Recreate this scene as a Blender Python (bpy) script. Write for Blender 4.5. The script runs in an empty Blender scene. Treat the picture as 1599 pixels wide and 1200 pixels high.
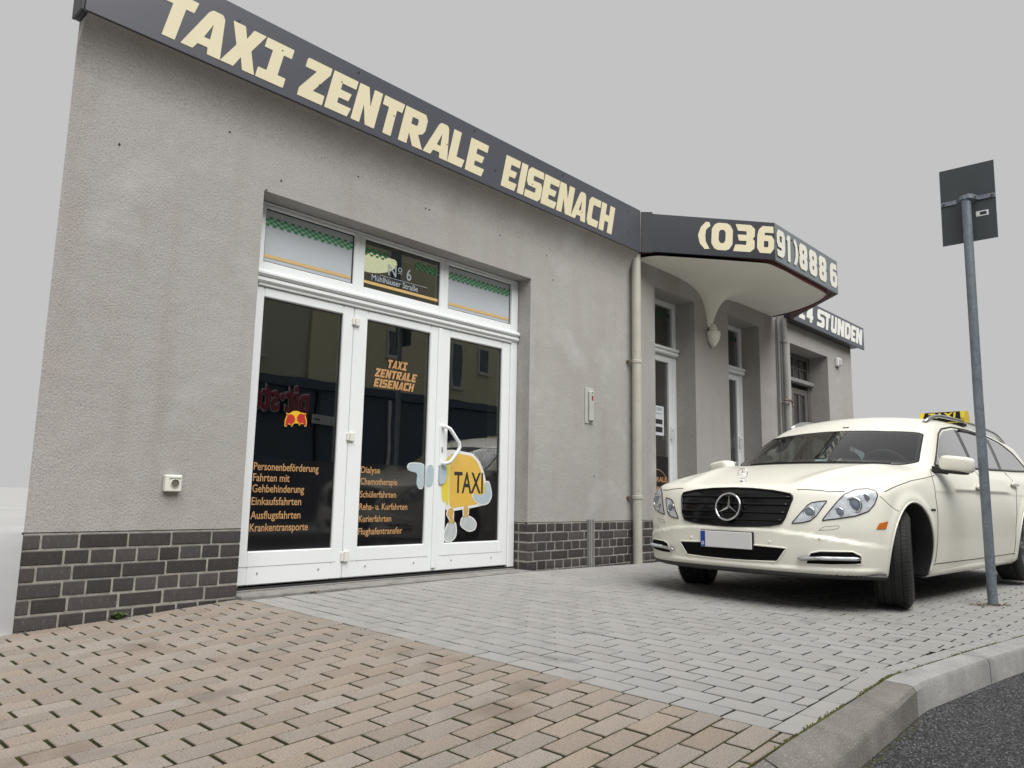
import bpy, bmesh, math, random
import numpy as np
from mathutils import Matrix, Vector
random.seed(7)
rng = np.random.default_rng(11)
R = math.radians
scene = bpy.context.scene
col = scene.collection
# ---------------------------------------------------------------- camera
cam_data = bpy.data.cameras.new('camera')
cam = bpy.data.objects.new('camera', cam_data); col.objects.link(cam)
cam_data.sensor_fit = 'HORIZONTAL'; cam_data.sensor_width = 36.0
cam_data.lens = 1182.94 / 1599.0 * 36.0
cam_data.clip_start = 0.05; cam_data.clip_end = 3000.0
def cam_axes(yaw, pit, rol):
    r = np.array([math.cos(yaw), -math.sin(yaw), 0]); f = np.array([math.sin(yaw), math.cos(yaw), 0]); u = np.array([0, 0, 1.0])
    f2 = f * math.cos(pit) + u * math.sin(pit); u2 = u * math.cos(pit) - f * math.sin(pit)
    return r * math.cos(rol) + u2 * math.sin(rol), u2 * math.cos(rol) - r * math.sin(rol), f2
ca, cb, cc = cam_axes(0.8193, 0.1455, 0.0185)
cam.matrix_world = Matrix(((ca[0], cb[0], -cc[0], -2.4136), (ca[1], cb[1], -cc[1], -4.5869), (ca[2], cb[2], -cc[2], 0.6599), (0, 0, 0, 1)))
scene.camera = cam
# ---------------------------------------------------------------- sky, sun, exposure
SUN_DIR = Vector((-0.13, -0.55, 0.82)).normalized()
world = bpy.data.worlds.new('World'); scene.world = world; world.use_nodes = True
wn = world.node_tree.nodes; wl = world.node_tree.links; wn.clear()
sky = wn.new('ShaderNodeTexSky'); sky.sky_type = 'NISHITA'; sky.sun_disc = False
sky.sun_elevation = math.asin(SUN_DIR.z); sky.sun_rotation = math.atan2(SUN_DIR.x, SUN_DIR.y)
sky.dust_density = 6.0; sky.air_density = 1.0
bg1 = wn.new('ShaderNodeBackground'); bg1.inputs['Strength'].default_value = 0.05
bg2 = wn.new('ShaderNodeBackground'); bg2.inputs['Color'].default_value = (0.560, 0.560, 0.560, 1); bg2.inputs['Strength'].default_value = 1.0
mixw = wn.new('ShaderNodeMixShader'); mixw.inputs[0].default_value = 0.97      # a closed cloud layer
wo = wn.new('ShaderNodeOutputWorld')
wl.new(sky.outputs[0], bg1.inputs['Color']); wl.new(bg1.outputs[0], mixw.inputs[1]); wl.new(bg2.outputs[0], mixw.inputs[2]); wl.new(mixw.outputs[0], wo.inputs['Surface'])
sun_d = bpy.data.lights.new('sun', 'SUN'); sun_d.energy = 4.7; sun_d.angle = R(60); sun_d.color = (1.0, 0.985, 0.965)
sun = bpy.data.objects.new('sun', sun_d); col.objects.link(sun)
sun.rotation_euler = SUN_DIR.to_track_quat('Z', 'Y').to_euler(); sun.location = (3, -12, 14)
vs = scene.view_settings; vs.view_transform = 'Standard'; vs.look = 'None'; vs.exposure = 0.0; vs.gamma = 1.0; vs.use_curve_mapping = False
scene.cycles.max_bounces = 6; scene.cycles.transparent_max_bounces = 12
scene.cycles.caustics_reflective = False; scene.cycles.caustics_refractive = False
scene.cycles.sample_clamp_indirect = 6.0
# ---------------------------------------------------------------- materials
def lin(*c):
    return tuple(((v / 255) / 12.92 if v / 255 <= 0.04045 else ((v / 255 + 0.055) / 1.055) ** 2.4) for v in c)
def N(t, typ, **kw):
    n = t.nodes.new(typ)
    for k, v in kw.items(): setattr(n, k, v)
    return n
def mat(name, c1, rough=0.6, c2=None, scale=6.0, detail=4.0, bump=0.0, bscale=None, bdist=0.004, metal=0.0, coat=0.0, spec=0.5,
        spots=None, spotscale=9.0, spotw=(0.70, 0.78), fine=None, finescale=200.0, finew=(0.45, 0.62), obj_rand=0.0, rvar=0.0, emit=None, alpha=None, trans=0.0, coords='Object', mapping=None):
    """one principled surface: base colour c1, blotches of c2, fine specks, bump"""
    m = bpy.data.materials.new(name); m.use_nodes = True; t = m.node_tree
    b = t.nodes['Principled BSDF']; L = t.links.new
    b.inputs['Roughness'].default_value = rough; b.inputs['Metallic'].default_value = metal
    b.inputs['Coat Weight'].default_value = coat; b.inputs['Coat Roughness'].default_value = 0.04
    b.inputs['Specular IOR Level'].default_value = spec
    if trans: b.inputs['Transmission Weight'].default_value = trans
    tc = N(t, 'ShaderNodeTexCoord'); src = tc.outputs[coords]
    if mapping:
        mp = N(t, 'ShaderNodeMapping'); mp.inputs['Scale'].default_value = mapping; L(src, mp.inputs[0]); src = mp.outputs[0]
    colour = None
    if c2 is not None:
        nz = N(t, 'ShaderNodeTexNoise'); nz.inputs['Scale'].default_value = scale; nz.inputs['Detail'].default_value = detail; nz.inputs['Roughness'].default_value = 0.6
        L(src, nz.inputs['Vector'])
        rp = N(t, 'ShaderNodeMapRange'); rp.inputs[1].default_value = 0.32; rp.inputs[2].default_value = 0.68; L(nz.outputs[0], rp.inputs[0])
        mx = N(t, 'ShaderNodeMix', data_type='RGBA'); mx.inputs[6].default_value = (*c1, 1); mx.inputs[7].default_value = (*c2, 1)
        L(rp.outputs[0], mx.inputs[0]); colour = mx.outputs[2]
        if rvar:
            rr = N(t, 'ShaderNodeMapRange'); rr.inputs[3].default_value = rough - rvar; rr.inputs[4].default_value = rough + rvar
            L(nz.outputs[0], rr.inputs[0]); L(rr.outputs[0], b.inputs['Roughness'])
    if fine is not None:
        nf = N(t, 'ShaderNodeTexNoise'); nf.inputs['Scale'].default_value = finescale; nf.inputs['Detail'].default_value = 2.0
        L(src, nf.inputs['Vector'])
        rf = N(t, 'ShaderNodeMapRange'); rf.inputs[1].default_value = finew[0]; rf.inputs[2].default_value = finew[1]; L(nf.outputs[0], rf.inputs[0])
        mf = N(t, 'ShaderNodeMix', data_type='RGBA'); mf.inputs[7].default_value = (*fine, 1)
        if colour is None: mf.inputs[6].default_value = (*c1, 1)
        else: L(colour, mf.inputs[6])
        L(rf.outputs[0], mf.inputs[0]); colour = mf.outputs[2]
    if spots is not None:
        ns = N(t, 'ShaderNodeTexNoise'); ns.inputs['Scale'].default_value = spotscale; ns.inputs['Detail'].default_value = 3.0
        ge = N(t, 'ShaderNodeNewGeometry'); L(ge.outputs['Position'], ns.inputs['Vector'])
        rs_ = N(t, 'ShaderNodeMapRange'); rs_.inputs[1].default_value = spotw[0]; rs_.inputs[2].default_value = spotw[1]; rs_.inputs[4].default_value = 0.8; L(ns.outputs[0], rs_.inputs[0])
        ms_ = N(t, 'ShaderNodeMix', data_type='RGBA'); ms_.inputs[7].default_value = (*spots, 1)
        if colour is None: ms_.inputs[6].default_value = (*c1, 1)
        else: L(colour, ms_.inputs[6])
        L(rs_.outputs[0], ms_.inputs[0]); colour = ms_.outputs[2]
    if obj_rand:
        oi = N(t, 'ShaderNodeObjectInfo'); at = N(t, 'ShaderNodeAttribute', attribute_name='rnd')
        ad = N(t, 'ShaderNodeMath', operation='ADD'); L(oi.outputs['Random'], ad.inputs[0]); L(at.outputs['Fac'], ad.inputs[1])
        fr = N(t, 'ShaderNodeMath', operation='FRACT'); L(ad.outputs[0], fr.inputs[0])
        mr = N(t, 'ShaderNodeMapRange'); mr.inputs[3].default_value = 1 - obj_rand; mr.inputs[4].default_value = 1 + obj_rand; L(fr.outputs[0], mr.inputs[0])
        hs = N(t, 'ShaderNodeHueSaturation'); L(mr.outputs[0], hs.inputs['Value'])
        s2 = N(t, 'ShaderNodeMath', operation='MULTIPLY'); s2.inputs[1].default_value = 7.31; L(fr.outputs[0], s2.inputs[0])
        f2 = N(t, 'ShaderNodeMath', operation='FRACT'); L(s2.outputs[0], f2.inputs[0])
        m2 = N(t, 'ShaderNodeMapRange'); m2.inputs[3].default_value = 0.75; m2.inputs[4].default_value = 1.2; L(f2.outputs[0], m2.inputs[0]); L(m2.outputs[0], hs.inputs['Saturation'])
        if colour is None: hs.inputs['Color'].default_value = (*c1, 1)
        else: L(colour, hs.inputs['Color'])
        colour = hs.outputs[0]
    if colour is None: b.inputs['Base Color'].default_value = (*c1, 1)
    else: L(colour, b.inputs['Base Color'])
    if bump:
        nb = N(t, 'ShaderNodeTexNoise'); nb.inputs['Scale'].default_value = bscale or finescale; nb.inputs['Detail'].default_value = 3.0
        L(src, nb.inputs['Vector'])
        bp = N(t, 'ShaderNodeBump'); bp.inputs['Strength'].default_value = bump; bp.inputs['Distance'].default_value = bdist
        L(nb.outputs[0], bp.inputs['Height']); L(bp.outputs[0], b.inputs['Normal'])
    if emit:
        b.inputs['Emission Color'].default_value = (*emit[:3], 1); b.inputs['Emission Strength'].default_value = emit[3]
    return m
def glass(name, tint=(0.55, 0.6, 0.58), boost=1.6, rough=0.0):
    """window pane: see-through with a real Fresnel reflection"""
    m = bpy.data.materials.new(name); m.use_nodes = True; t = m.node_tree; t.nodes.clear(); L = t.links.new
    o = N(t, 'ShaderNodeOutputMaterial'); mx = N(t, 'ShaderNodeMixShader')
    tr = N(t, 'ShaderNodeBsdfTransparent'); tr.inputs[0].default_value = (*tint, 1)
    gl = N(t, 'ShaderNodeBsdfGlossy'); gl.inputs['Roughness'].default_value = rough
    lw_ = N(t, 'ShaderNodeLayerWeight'); lw_.inputs[0].default_value = 0.5
    p5 = N(t, 'ShaderNodeMath', operation='POWER'); p5.inputs[1].default_value = 5.0; L(lw_.outputs['Facing'], p5.inputs[0])
    fr = N(t, 'ShaderNodeMath', operation='MULTIPLY_ADD'); fr.inputs[1].default_value = 0.957; fr.inputs[2].default_value = 0.043; L(p5.outputs[0], fr.inputs[0])
    mu = N(t, 'ShaderNodeMath', operation='MULTIPLY', use_clamp=True); mu.inputs[1].default_value = boost
    nz = N(t, 'ShaderNodeTexNoise'); nz.inputs['Scale'].default_value = 1.3; tc = N(t, 'ShaderNodeTexCoord'); L(tc.outputs['Object'], nz.inputs['Vector'])
    bp = N(t, 'ShaderNodeBump'); bp.inputs['Strength'].default_value = 0.12; bp.inputs['Distance'].default_value = 0.01; L(nz.outputs[0], bp.inputs['Height']); L(bp.outputs[0], gl.inputs['Normal'])
    L(fr.outputs[0], mu.inputs[0]); L(mu.outputs[0], mx.inputs[0]); L(tr.outputs[0], mx.inputs[1]); L(gl.outputs[0], mx.inputs[2]); L(mx.outputs[0], o.inputs[0])
    return m
# ---------------------------------------------------------------- mesh helpers
class MB:
    def __init__(s): s.v = []; s.f = []; s.mi = []; s.cur = 0; s.rnd = []
    def add(s, vs, fs, r=None):
        o = len(s.v); s.v += [tuple(v) for v in vs]
        for f in fs: s.f.append(tuple(i + o for i in f)); s.mi.append(s.cur); s.rnd.append(0.0 if r is None else r)
        return s
    def box(s, x0, x1, y0, y1, z0, z1, r=None):
        return s.add([(x0, y0, z0), (x1, y0, z0), (x1, y1, z0), (x0, y1, z0), (x0, y0, z1), (x1, y0, z1), (x1, y1, z1), (x0, y1, z1)],
                     [(0, 3, 2, 1), (4, 5, 6, 7), (0, 1, 5, 4), (1, 2, 6, 5), (2, 3, 7, 6), (3, 0, 4, 7)], r)
    def bev(s, x0, x1, y0, y1, z0, z1, b=0.004, r=None):
        """box with chamfered edges"""
        b = min(b, (x1 - x0) * .45, (y1 - y0) * .45, (z1 - z0) * .45)
        X, Y, Z = (x0, x1), (y0, y1), (z0, z1); vs = []; ix = {}
        for i in (0, 1):
            for j in (0, 1):
                for k in (0, 1):
                    sx, sy, sz = (b, -b)[i], (b, -b)[j], (b, -b)[k]
                    ix[i, j, k, 0] = len(vs); vs.append((X[i], Y[j] + sy, Z[k] + sz))
                    ix[i, j, k, 1] = len(vs); vs.append((X[i] + sx, Y[j], Z[k] + sz))
                    ix[i, j, k, 2] = len(vs); vs.append((X[i] + sx, Y[j] + sy, Z[k]))
        I = lambda i, j, k, a: ix[i, j, k, a]; fs = []
        for i in (0, 1):
            q = [I(i, 0, 0, 0), I(i, 1, 0, 0), I(i, 1, 1, 0), I(i, 0, 1, 0)]; fs.append(q if i else q[::-1])
            q = [I(0, i, 0, 1), I(0, i, 1, 1), I(1, i, 1, 1), I(1, i, 0, 1)]; fs.append(q if i else q[::-1])
            q = [I(0, 0, i, 2), I(1, 0, i, 2), I(1, 1, i, 2), I(0, 1, i, 2)]; fs.append(q if i else q[::-1])
        for i in (0, 1):
            for j in (0, 1):
                q = [I(i, j, 0, 0), I(i, j, 1, 0), I(i, j, 1, 1), I(i, j, 0, 1)]; fs.append(q if (i ^ j) else q[::-1])
                q = [I(i, 0, j, 0), I(i, 1, j, 0), I(i, 1, j, 2), I(i, 0, j, 2)]; fs.append(q[::-1] if (i ^ j) else q)
                q = [I(0, i, j, 1), I(1, i, j, 1), I(1, i, j, 2), I(0, i, j, 2)]; fs.append(q if (i ^ j) else q[::-1])
        for i in (0, 1):
            for j in (0, 1):
                for k in (0, 1):
                    q = [I(i, j, k, 0), I(i, j, k, 1), I(i, j, k, 2)]; fs.append(q if (i + j + k) % 2 else q[::-1])
        return s.add(vs, fs, r)
    def prism(s, poly, axis, a, b):
        """extrude a 2D polygon along axis from a to b"""
        n = len(poly); mk = {'x': lambda p, t: (t, p[0], p[1]), 'y': lambda p, t: (p[0], t, p[1]), 'z': lambda p, t: (p[0], p[1], t)}[axis]
        vs = [mk(p, a) for p in poly] + [mk(p, b) for p in poly]
        fs = [tuple(range(n))[::-1], tuple(range(n, 2 * n))] + [(i, (i + 1) % n, n + (i + 1) % n, n + i) for i in range(n)]
        return s.add(vs, fs)
    def tube(s, pts, r, n=12, cap=True):
        pts = [Vector(p) for p in pts]; m = len(pts); rs = r if isinstance(r, (list, tuple)) else [r] * m
        rings = []; up0 = None
        for i, p in enumerate(pts):
            d = (pts[min(i + 1, m - 1)] - pts[max(i - 1, 0)]).normalized()
            if up0 is None: up0 = Vector((0, 0, 1)) if abs(d.z) < 0.9 else Vector((1, 0, 0))
            a = d.cross(up0).normalized(); b2 = a.cross(d).normalized(); up0 = b2
            rings.append([p + (a * math.cos(2 * math.pi * k / n) + b2 * math.sin(2 * math.pi * k / n)) * rs[i] for k in range(n)])
        vs = [v for rg in rings for v in rg]; fs = []
        for i in range(m - 1):
            for k in range(n):
                fs.append((i * n + k, i * n + (k + 1) % n, (i + 1) * n + (k + 1) % n, (i + 1) * n + k))
        if cap: fs += [tuple(range(n))[::-1], tuple(range((m - 1) * n, m * n))]
        return s.add(vs, fs)
    def lathe(s, prof, c=(0, 0, 0), n=32, axis='z', a0=0.0, a1=2 * math.pi):
        full = abs(a1 - a0 - 2 * math.pi) < 1e-6; k = n if full else n + 1; vs = []
        for i in range(k):
            t = a0 + (a1 - a0) * i / n
            for r, h in prof:
                p = (r * math.cos(t), r * math.sin(t), h)
                if axis == 'y': p = (p[0], p[2], p[1])
                if axis == 'x': p = (p[2], p[0], p[1])
                vs.append((p[0] + c[0], p[1] + c[1], p[2] + c[2]))
        m = len(prof); fs = []
        for i in range(n):
            j = (i + 1) % k
            for q in range(m - 1): fs.append((i * m + q, j * m + q, j * m + q + 1, i * m + q + 1))
        return s.add(vs, fs)
    def ell(s, c, r, e=1.0, nu=20, nv=12):
        """superellipsoid"""
        sg = lambda v: math.copysign(abs(v) ** e, v); vs = []
        for i in range(nv + 1):
            p = -math.pi / 2 + math.pi * i / nv
            for k in range(nu):
                t = 2 * math.pi * k / nu
                vs.append((c[0] + r[0] * sg(math.cos(p)) * sg(math.cos(t)), c[1] + r[1] * sg(math.cos(p)) * sg(math.sin(t)), c[2] + r[2] * sg(math.sin(p))))
        return s.add(vs, [(i * nu + k, i * nu + (k + 1) % nu, (i + 1) * nu + (k + 1) % nu, (i + 1) * nu + k) for i in range(nv) for k in range(nu)])
    def grid(s, P):
        """P[i][j] points"""
        a, b = len(P), len(P[0])
        return s.add([p for rw in P for p in rw], [(i * b + j, (i + 1) * b + j, (i + 1) * b + j + 1, i * b + j + 1) for i in range(a - 1) for j in range(b - 1)])
    def mesh(s, name, mats, smooth=False, rnd=False):
        me = bpy.data.meshes.new(name); me.from_pydata(s.v, [], s.f)
        for m in (mats if isinstance(mats, (list, tuple)) else [mats]): me.materials.append(m)
        if max(s.mi, default=0): me.polygons.foreach_set('material_index', s.mi)
        if rnd: me.attributes.new('rnd', 'FLOAT', 'FACE').data.foreach_set('value', s.rnd)
        bm = bmesh.new(); bm.from_mesh(me); bmesh.ops.recalc_face_normals(bm, faces=bm.faces); bm.to_mesh(me); bm.free()
        if smooth: me.shade_smooth() if smooth is True else smooth_by(me, smooth)
        return me
    def build(s, name, mats, parent=None, smooth=False, rnd=False, loc=None):
        return link(name, s.mesh(name, mats, smooth, rnd), parent, loc)
def smooth_by(me, ang):
    me.shade_smooth()
    try: me.set_sharp_from_angle(angle=R(ang))
    except Exception: pass
def link(name, data, parent=None, loc=None):
    o = bpy.data.objects.new(name, data); col.objects.link(o)
    if loc: o.location = loc
    if parent is not None: o.parent = parent
    return o
def tag(o, label, cat, group=None, kind=None):
    if label: o['label'] = label
    if cat: o['category'] = cat
    if group: o['group'] = group
    if kind: o['kind'] = kind
    return o
def thing(name, label, cat, loc=(0, 0, 0), rot=0.0, group=None):
    o = bpy.data.objects.new(name, None); col.objects.link(o); o.empty_display_size = 0.2
    o.location = loc; o.rotation_euler = (0, 0, rot)
    return tag(o, label, cat, group)
def local_to(parent_loc, v): return tuple(a - b for a, b in zip(v, parent_loc))
def text_mesh(body, size, extrude=0.001, squeeze=1.0, bold=0.0, shear=0.0, align='LEFT', space=1.0):
    """printed lettering as a thin mesh in the XY plane"""
    c = bpy.data.curves.new('lettering', 'FONT'); c.body = body; c.size = size; c.extrude = extrude; c.offset = bold; c.shear = shear
    c.align_x = align; c.space_character = space; c.resolution_u = 4
    o = bpy.data.objects.new('lettering', c); col.objects.link(o)
    bpy.context.view_layer.update()
    me = bpy.data.meshes.new_from_object(o.evaluated_get(bpy.context.evaluated_depsgraph_get()))
    bpy.data.objects.remove(o); bpy.data.curves.remove(c)
    if squeeze != 1.0: me.transform(Matrix.Diagonal((squeeze, 1, 1, 1)))
    return me
def poly_mesh(loops, extrude=0.001):
    """flat outline (with holes) as a thin mesh in the XY plane"""
    c = bpy.data.curves.new('outline', 'CURVE'); c.dimensions = '2D'; c.fill_mode = 'BOTH'; c.extrude = extrude
    for lp in loops:
        sp = c.splines.new('POLY'); sp.points.add(len(lp) - 1); sp.use_cyclic_u = True
        for p, q in zip(sp.points, lp): p.co = (q[0], q[1], 0, 1)
    o = bpy.data.objects.new('outline', c); col.objects.link(o)
    bpy.context.view_layer.update()
    me = bpy.data.meshes.new_from_object(o.evaluated_get(bpy.context.evaluated_depsgraph_get()))
    bpy.data.objects.remove(o); bpy.data.curves.remove(c)
    return me
def on_wall(me, x, y, z, dirx=(1, 0, 0)):
    """stand an XY-plane mesh upright: X along dirx, Y up, front towards the left-hand normal"""
    d = Vector(dirx).normalized(); n = d.cross(Vector((0, 0, 1)))
    me.transform(Matrix(((d.x, 0, n.x, x), (d.y, 0, n.y, y), (d.z, 1, n.z, z), (0, 0, 0, 1))))
    return me
def set_mat(me, m): me.materials.clear(); me.materials.append(m); return me
# ---------------------------------------------------------------- the sloping ground
GX = [-60, -8, -1.2, -0.64, 0, 2.7, 4.5, 14, 80]; GZ = [-0.55, -0.35, -0.086, -0.058, -0.017, 0.0, -0.02, -0.06, -0.10]
def gz(x, y): return float(np.interp(x, GX, GZ)) + 0.015 * y
# ================================================================= GROUND, ROAD, PAVEMENT
def struct(o): o['kind'] = 'structure'; return o
def asphalt_mat():
    m = bpy.data.materials.new('asphalt'); m.use_nodes = True; t = m.node_tree; b = t.nodes['Principled BSDF']; L = t.links.new
    tc = N(t, 'ShaderNodeTexCoord'); vo = N(t, 'ShaderNodeTexVoronoi'); vo.inputs['Scale'].default_value = 130
    v2 = N(t, 'ShaderNodeTexVoronoi'); v2.inputs['Scale'].default_value = 75
    nz = N(t, 'ShaderNodeTexNoise'); nz.inputs['Scale'].default_value = 2.2; nz.inputs['Detail'].default_value = 6
    for n in (vo, v2, nz): L(tc.outputs['Object'], n.inputs['Vector'])
    rp = N(t, 'ShaderNodeValToRGB'); e = rp.color_ramp.elements
    e[0].color = (0.018, 0.018, 0.021, 1); e[1].color = (0.125, 0.125, 0.135, 1); e[1].position = 0.95; k = e.new(0.55); k.color = (0.044, 0.045, 0.049, 1)
    sp = N(t, 'ShaderNodeSeparateColor'); L(vo.outputs['Color'], sp.inputs[0]); L(sp.outputs[0], rp.inputs[0])
    mx = N(t, 'ShaderNodeMix', data_type='RGBA', blend_type='MULTIPLY'); mx.inputs[0].default_value = 0.55; L(rp.outputs[0], mx.inputs[6]); L(nz.outputs[0], mx.inputs[7])
    L(mx.outputs[2], b.inputs['Base Color']); b.inputs['Roughness'].default_value = 0.78
    ad = N(t, 'ShaderNodeMath', operation='ADD'); L(vo.outputs['Distance'], ad.inputs[0]); L(v2.outputs['Distance'], ad.inputs[1])
    bp = N(t, 'ShaderNodeBump', invert=True); bp.inputs['Strength'].default_value = 0.9; bp.inputs['Distance'].default_value = 0.012
    L(ad.outputs[0], bp.inputs['Height']); L(bp.outputs[0], b.inputs['Normal'])
    return m
def joint_mat(name, soil, moss, y_lo, y_hi, base_amt):
    """sand, dirt and moss in the paving joints; the moss thickens towards the kerb"""
    m = bpy.data.materials.new(name); m.use_nodes = True; t = m.node_tree; b = t.nodes['Principled BSDF']; L = t.links.new
    tc = N(t, 'ShaderNodeTexCoord'); nz = N(t, 'ShaderNodeTexNoise'); nz.inputs['Scale'].default_value = 5.5; nz.inputs['Detail'].default_value = 5
    n2 = N(t, 'ShaderNodeTexNoise'); n2.inputs['Scale'].default_value = 160
    L(tc.outputs['Object'], nz.inputs['Vector']); L(tc.outputs['Object'], n2.inputs['Vector'])
    sx = N(t, 'ShaderNodeSeparateXYZ'); L(tc.outputs['Object'], sx.inputs[0])
    mr = N(t, 'ShaderNodeMapRange'); mr.inputs[1].default_value = y_lo; mr.inputs[2].default_value = y_hi; mr.inputs[3].default_value = base_amt; mr.inputs[4].default_value = base_amt + 0.26; L(sx.outputs[1], mr.inputs[0])
    ad = N(t, 'ShaderNodeMath', operation='ADD'); L(nz.outputs[0], ad.inputs[0]); L(mr.outputs[0], ad.inputs[1])
    st = N(t, 'ShaderNodeMapRange'); st.inputs[1].default_value = 0.60; st.inputs[2].default_value = 0.74; L(ad.outputs[0], st.inputs[0])
    m1 = N(t, 'ShaderNodeMix', data_type='RGBA'); m1.inputs[6].default_value = (*soil, 1); m1.inputs[7].default_value = (*moss, 1); L(st.outputs[0], m1.inputs[0])
    m2 = N(t, 'ShaderNodeMix', data_type='RGBA', blend_type='MULTIPLY'); m2.inputs[0].default_value = 0.6; L(m1.outputs[2], m2.inputs[6]); L(n2.outputs[0], m2.inputs[7])
    L(m2.outputs[2], b.inputs['Base Color']); b.inputs['Roughness'].default_value = 0.95
    bp = N(t, 'ShaderNodeBump'); bp.inputs['Strength'].default_value = 1.0; bp.inputs['Distance'].default_value = 0.012; L(n2.outputs[0], bp.inputs['Height']); L(bp.outputs[0], b.inputs['Normal'])
    return m
M_ASPH = asphalt_mat()
M_FAR = mat('far ground', (0.36, 0.36, 0.355), 0.9, (0.32, 0.32, 0.31), 0.3)
M_JG = joint_mat('grey joints', (0.032, 0.029, 0.026), (0.10, 0.115, 0.025), -0.5, -3.6, -0.03)
M_JR = joint_mat('red joints', (0.040, 0.032, 0.024), (0.105, 0.115, 0.025), -0.3, -1.6, 0.06)
M_PG = mat('grey paver', (0.325, 0.316, 0.302), 0.75, (0.283, 0.276, 0.264), 3.0, spots=(0.17, 0.165, 0.155), spotscale=5.0, spotw=(0.62, 0.80), fine=(0.275, 0.268, 0.258), finescale=240, finew=(0.52, 0.75), bump=0.25, bscale=320, bdist=0.002, obj_rand=0.045)
M_PR = mat('red paver', (0.300, 0.252, 0.205), 0.8, (0.262, 0.228, 0.194), 5.0, spots=(0.16, 0.125, 0.10), spotscale=3.2, spotw=(0.60, 0.78), fine=(0.13, 0.104, 0.085), finescale=170, finew=(0.52, 0.70), bump=0.55, bscale=260, bdist=0.003, obj_rand=0.10)
M_KERB = mat('kerb concrete', (0.375, 0.370, 0.360), 0.8, (0.235, 0.235, 0.23), 5.0, fine=(0.15, 0.15, 0.145), finescale=170, finew=(0.55, 0.72), bump=0.4, bscale=220, bdist=0.003)
M_EG = mat('dirty grey paver edge', (0.075, 0.070, 0.060), 0.9, (0.050, 0.052, 0.030), 9)
M_ER = mat('dirty red paver edge', (0.075, 0.060, 0.044), 0.9, (0.085, 0.092, 0.024), 6)
M_KERB2 = mat('worn kerb concrete', (0.20, 0.185, 0.165), 0.85, (0.13, 0.12, 0.105), 8.0, fine=(0.31, 0.30, 0.28), finescale=190, finew=(0.56, 0.70), bump=0.7, bscale=190, bdist=0.005)
M_MOSS = mat('moss', (0.125, 0.135, 0.026), 0.95, (0.050, 0.048, 0.020), 22, bump=0.8, bscale=300, bdist=0.004)
M_WEED = mat('weed leaf', (0.075, 0.13, 0.035), 0.6, (0.11, 0.15, 0.05), 30)
M_STRAW = mat('dry stalk', (0.23, 0.20, 0.11), 0.8, (0.15, 0.12, 0.06), 30)

g = MB().box(-900, 900, -900, 900, -1.25, -1.0).build('ground', M_FAR); struct(g)
KIX = [-60, 0.055, 1.108, 1.95, 2.70, 12, 80]; KIY = [-3.56, -3.54, -3.495, -3.60, -3.714, -4.95, -14.0]
def ky(x): return float(np.interp(x, KIX, KIY))                 # inner edge of the kerb
def strip(fn_y0, fn_y1, xs, ny, fz, name, m):
    P = []
    for x in xs:
        a, b = fn_y0(x), fn_y1(x); P.append([(x, a + (b - a) * j / ny, fz(x, a + (b - a) * j / ny)) for j in range(ny + 1)])
    return MB().grid(P).build(name, m, smooth=True)
xs_all = [-60, -30, -15, -8] + [-6 + 0.4 * i for i in range(0, 46)] + [15, 25, 45, 80]
road = struct(strip(lambda x: ky(x) - 0.06, lambda x: -10.9 if x < 14 else ky(x) - 8, xs_all, 10, lambda x, y: gz(x, -3.7) - 0.112 + 0.012 * (y + 3.7), 'road', M_ASPH))
far_pav = struct(strip(lambda x: -10.8, lambda x: -13.4, [-60, -20, 0, 20, 60], 2, lambda x, y: gz(x, -3.7) - 0.06, 'far_pavement', M_PG))
BX = 0.045                                                       # where the red paving meets the grey
xs_g = [BX + 0.3 * i for i in range(0, 41)]; xs_r = [-60, -20, -8] + [-5 + 0.3 * i for i in range(0, 17)] + [BX]
grey_base = struct(strip(lambda x: 0.26, lambda x: ky(x) - 0.005, xs_g, 10, lambda x, y: gz(x, y) - 0.020, 'grey_pavement', M_JG))
red_base = struct(strip(lambda x: 0.05, lambda x: ky(x) - 0.005, xs_r, 10, lambda x, y: gz(x, y) - 0.014, 'red_pavement', M_JR))
CAMP = np.array([-2.4136, -4.5869, 0.6599])
def in_view(x, y, z, m=0.04):
    d = np.array([x, y, z]) - CAMP; f = d @ cc
    if f < 0.2: return None
    u = d @ ca / f * 1182.94 / 1599 ; v = d @ cb / f * 1182.94 / 1599
    return f if abs(u) < 0.5 + m and abs(v) < 0.375 + m else None
PCACHE = {}
def paver_mesh(dx, dy, var, m):
    k = (round(dx, 3), round(dy, 3), var)
    if k not in PCACHE:
        b = 0.0022 + 0.0005 * var; mb = MB(); h = 0.045
        w = [random.uniform(-0.0015, 0.0015) for _ in range(8)]
        x0, x1, y0, y1 = -dx / 2, dx / 2, -dy / 2, dy / 2
        o = [(x0 + w[0], y0 + w[1]), (x1 + w[2], y0 + w[3]), (x1 + w[4], y1 + w[5]), (x0 + w[6], y1 + w[7])]
        i_ = [(x0 + b, y0 + b), (x1 - b, y0 + b), (x1 - b, y1 - b), (x0 + b, y1 - b)]
        vs = [(*p, -h) for p in o] + [(*p, -0.0030) for p in o] + [(*p, 0) for p in i_]
        fs = [(8, 9, 10, 11)] + [(4 + i, 4 + (i + 1) % 4, 8 + (i + 1) % 4, 8 + i) for i in range(4)] + [(i, (i + 1) % 4, 4 + (i + 1) % 4, 4 + i) for i in range(4)]
        PCACHE[k] = (vs, fs)                                   # first face is the worn top, the rest edges
    return PCACHE[k]
MESHC = {}
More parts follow.
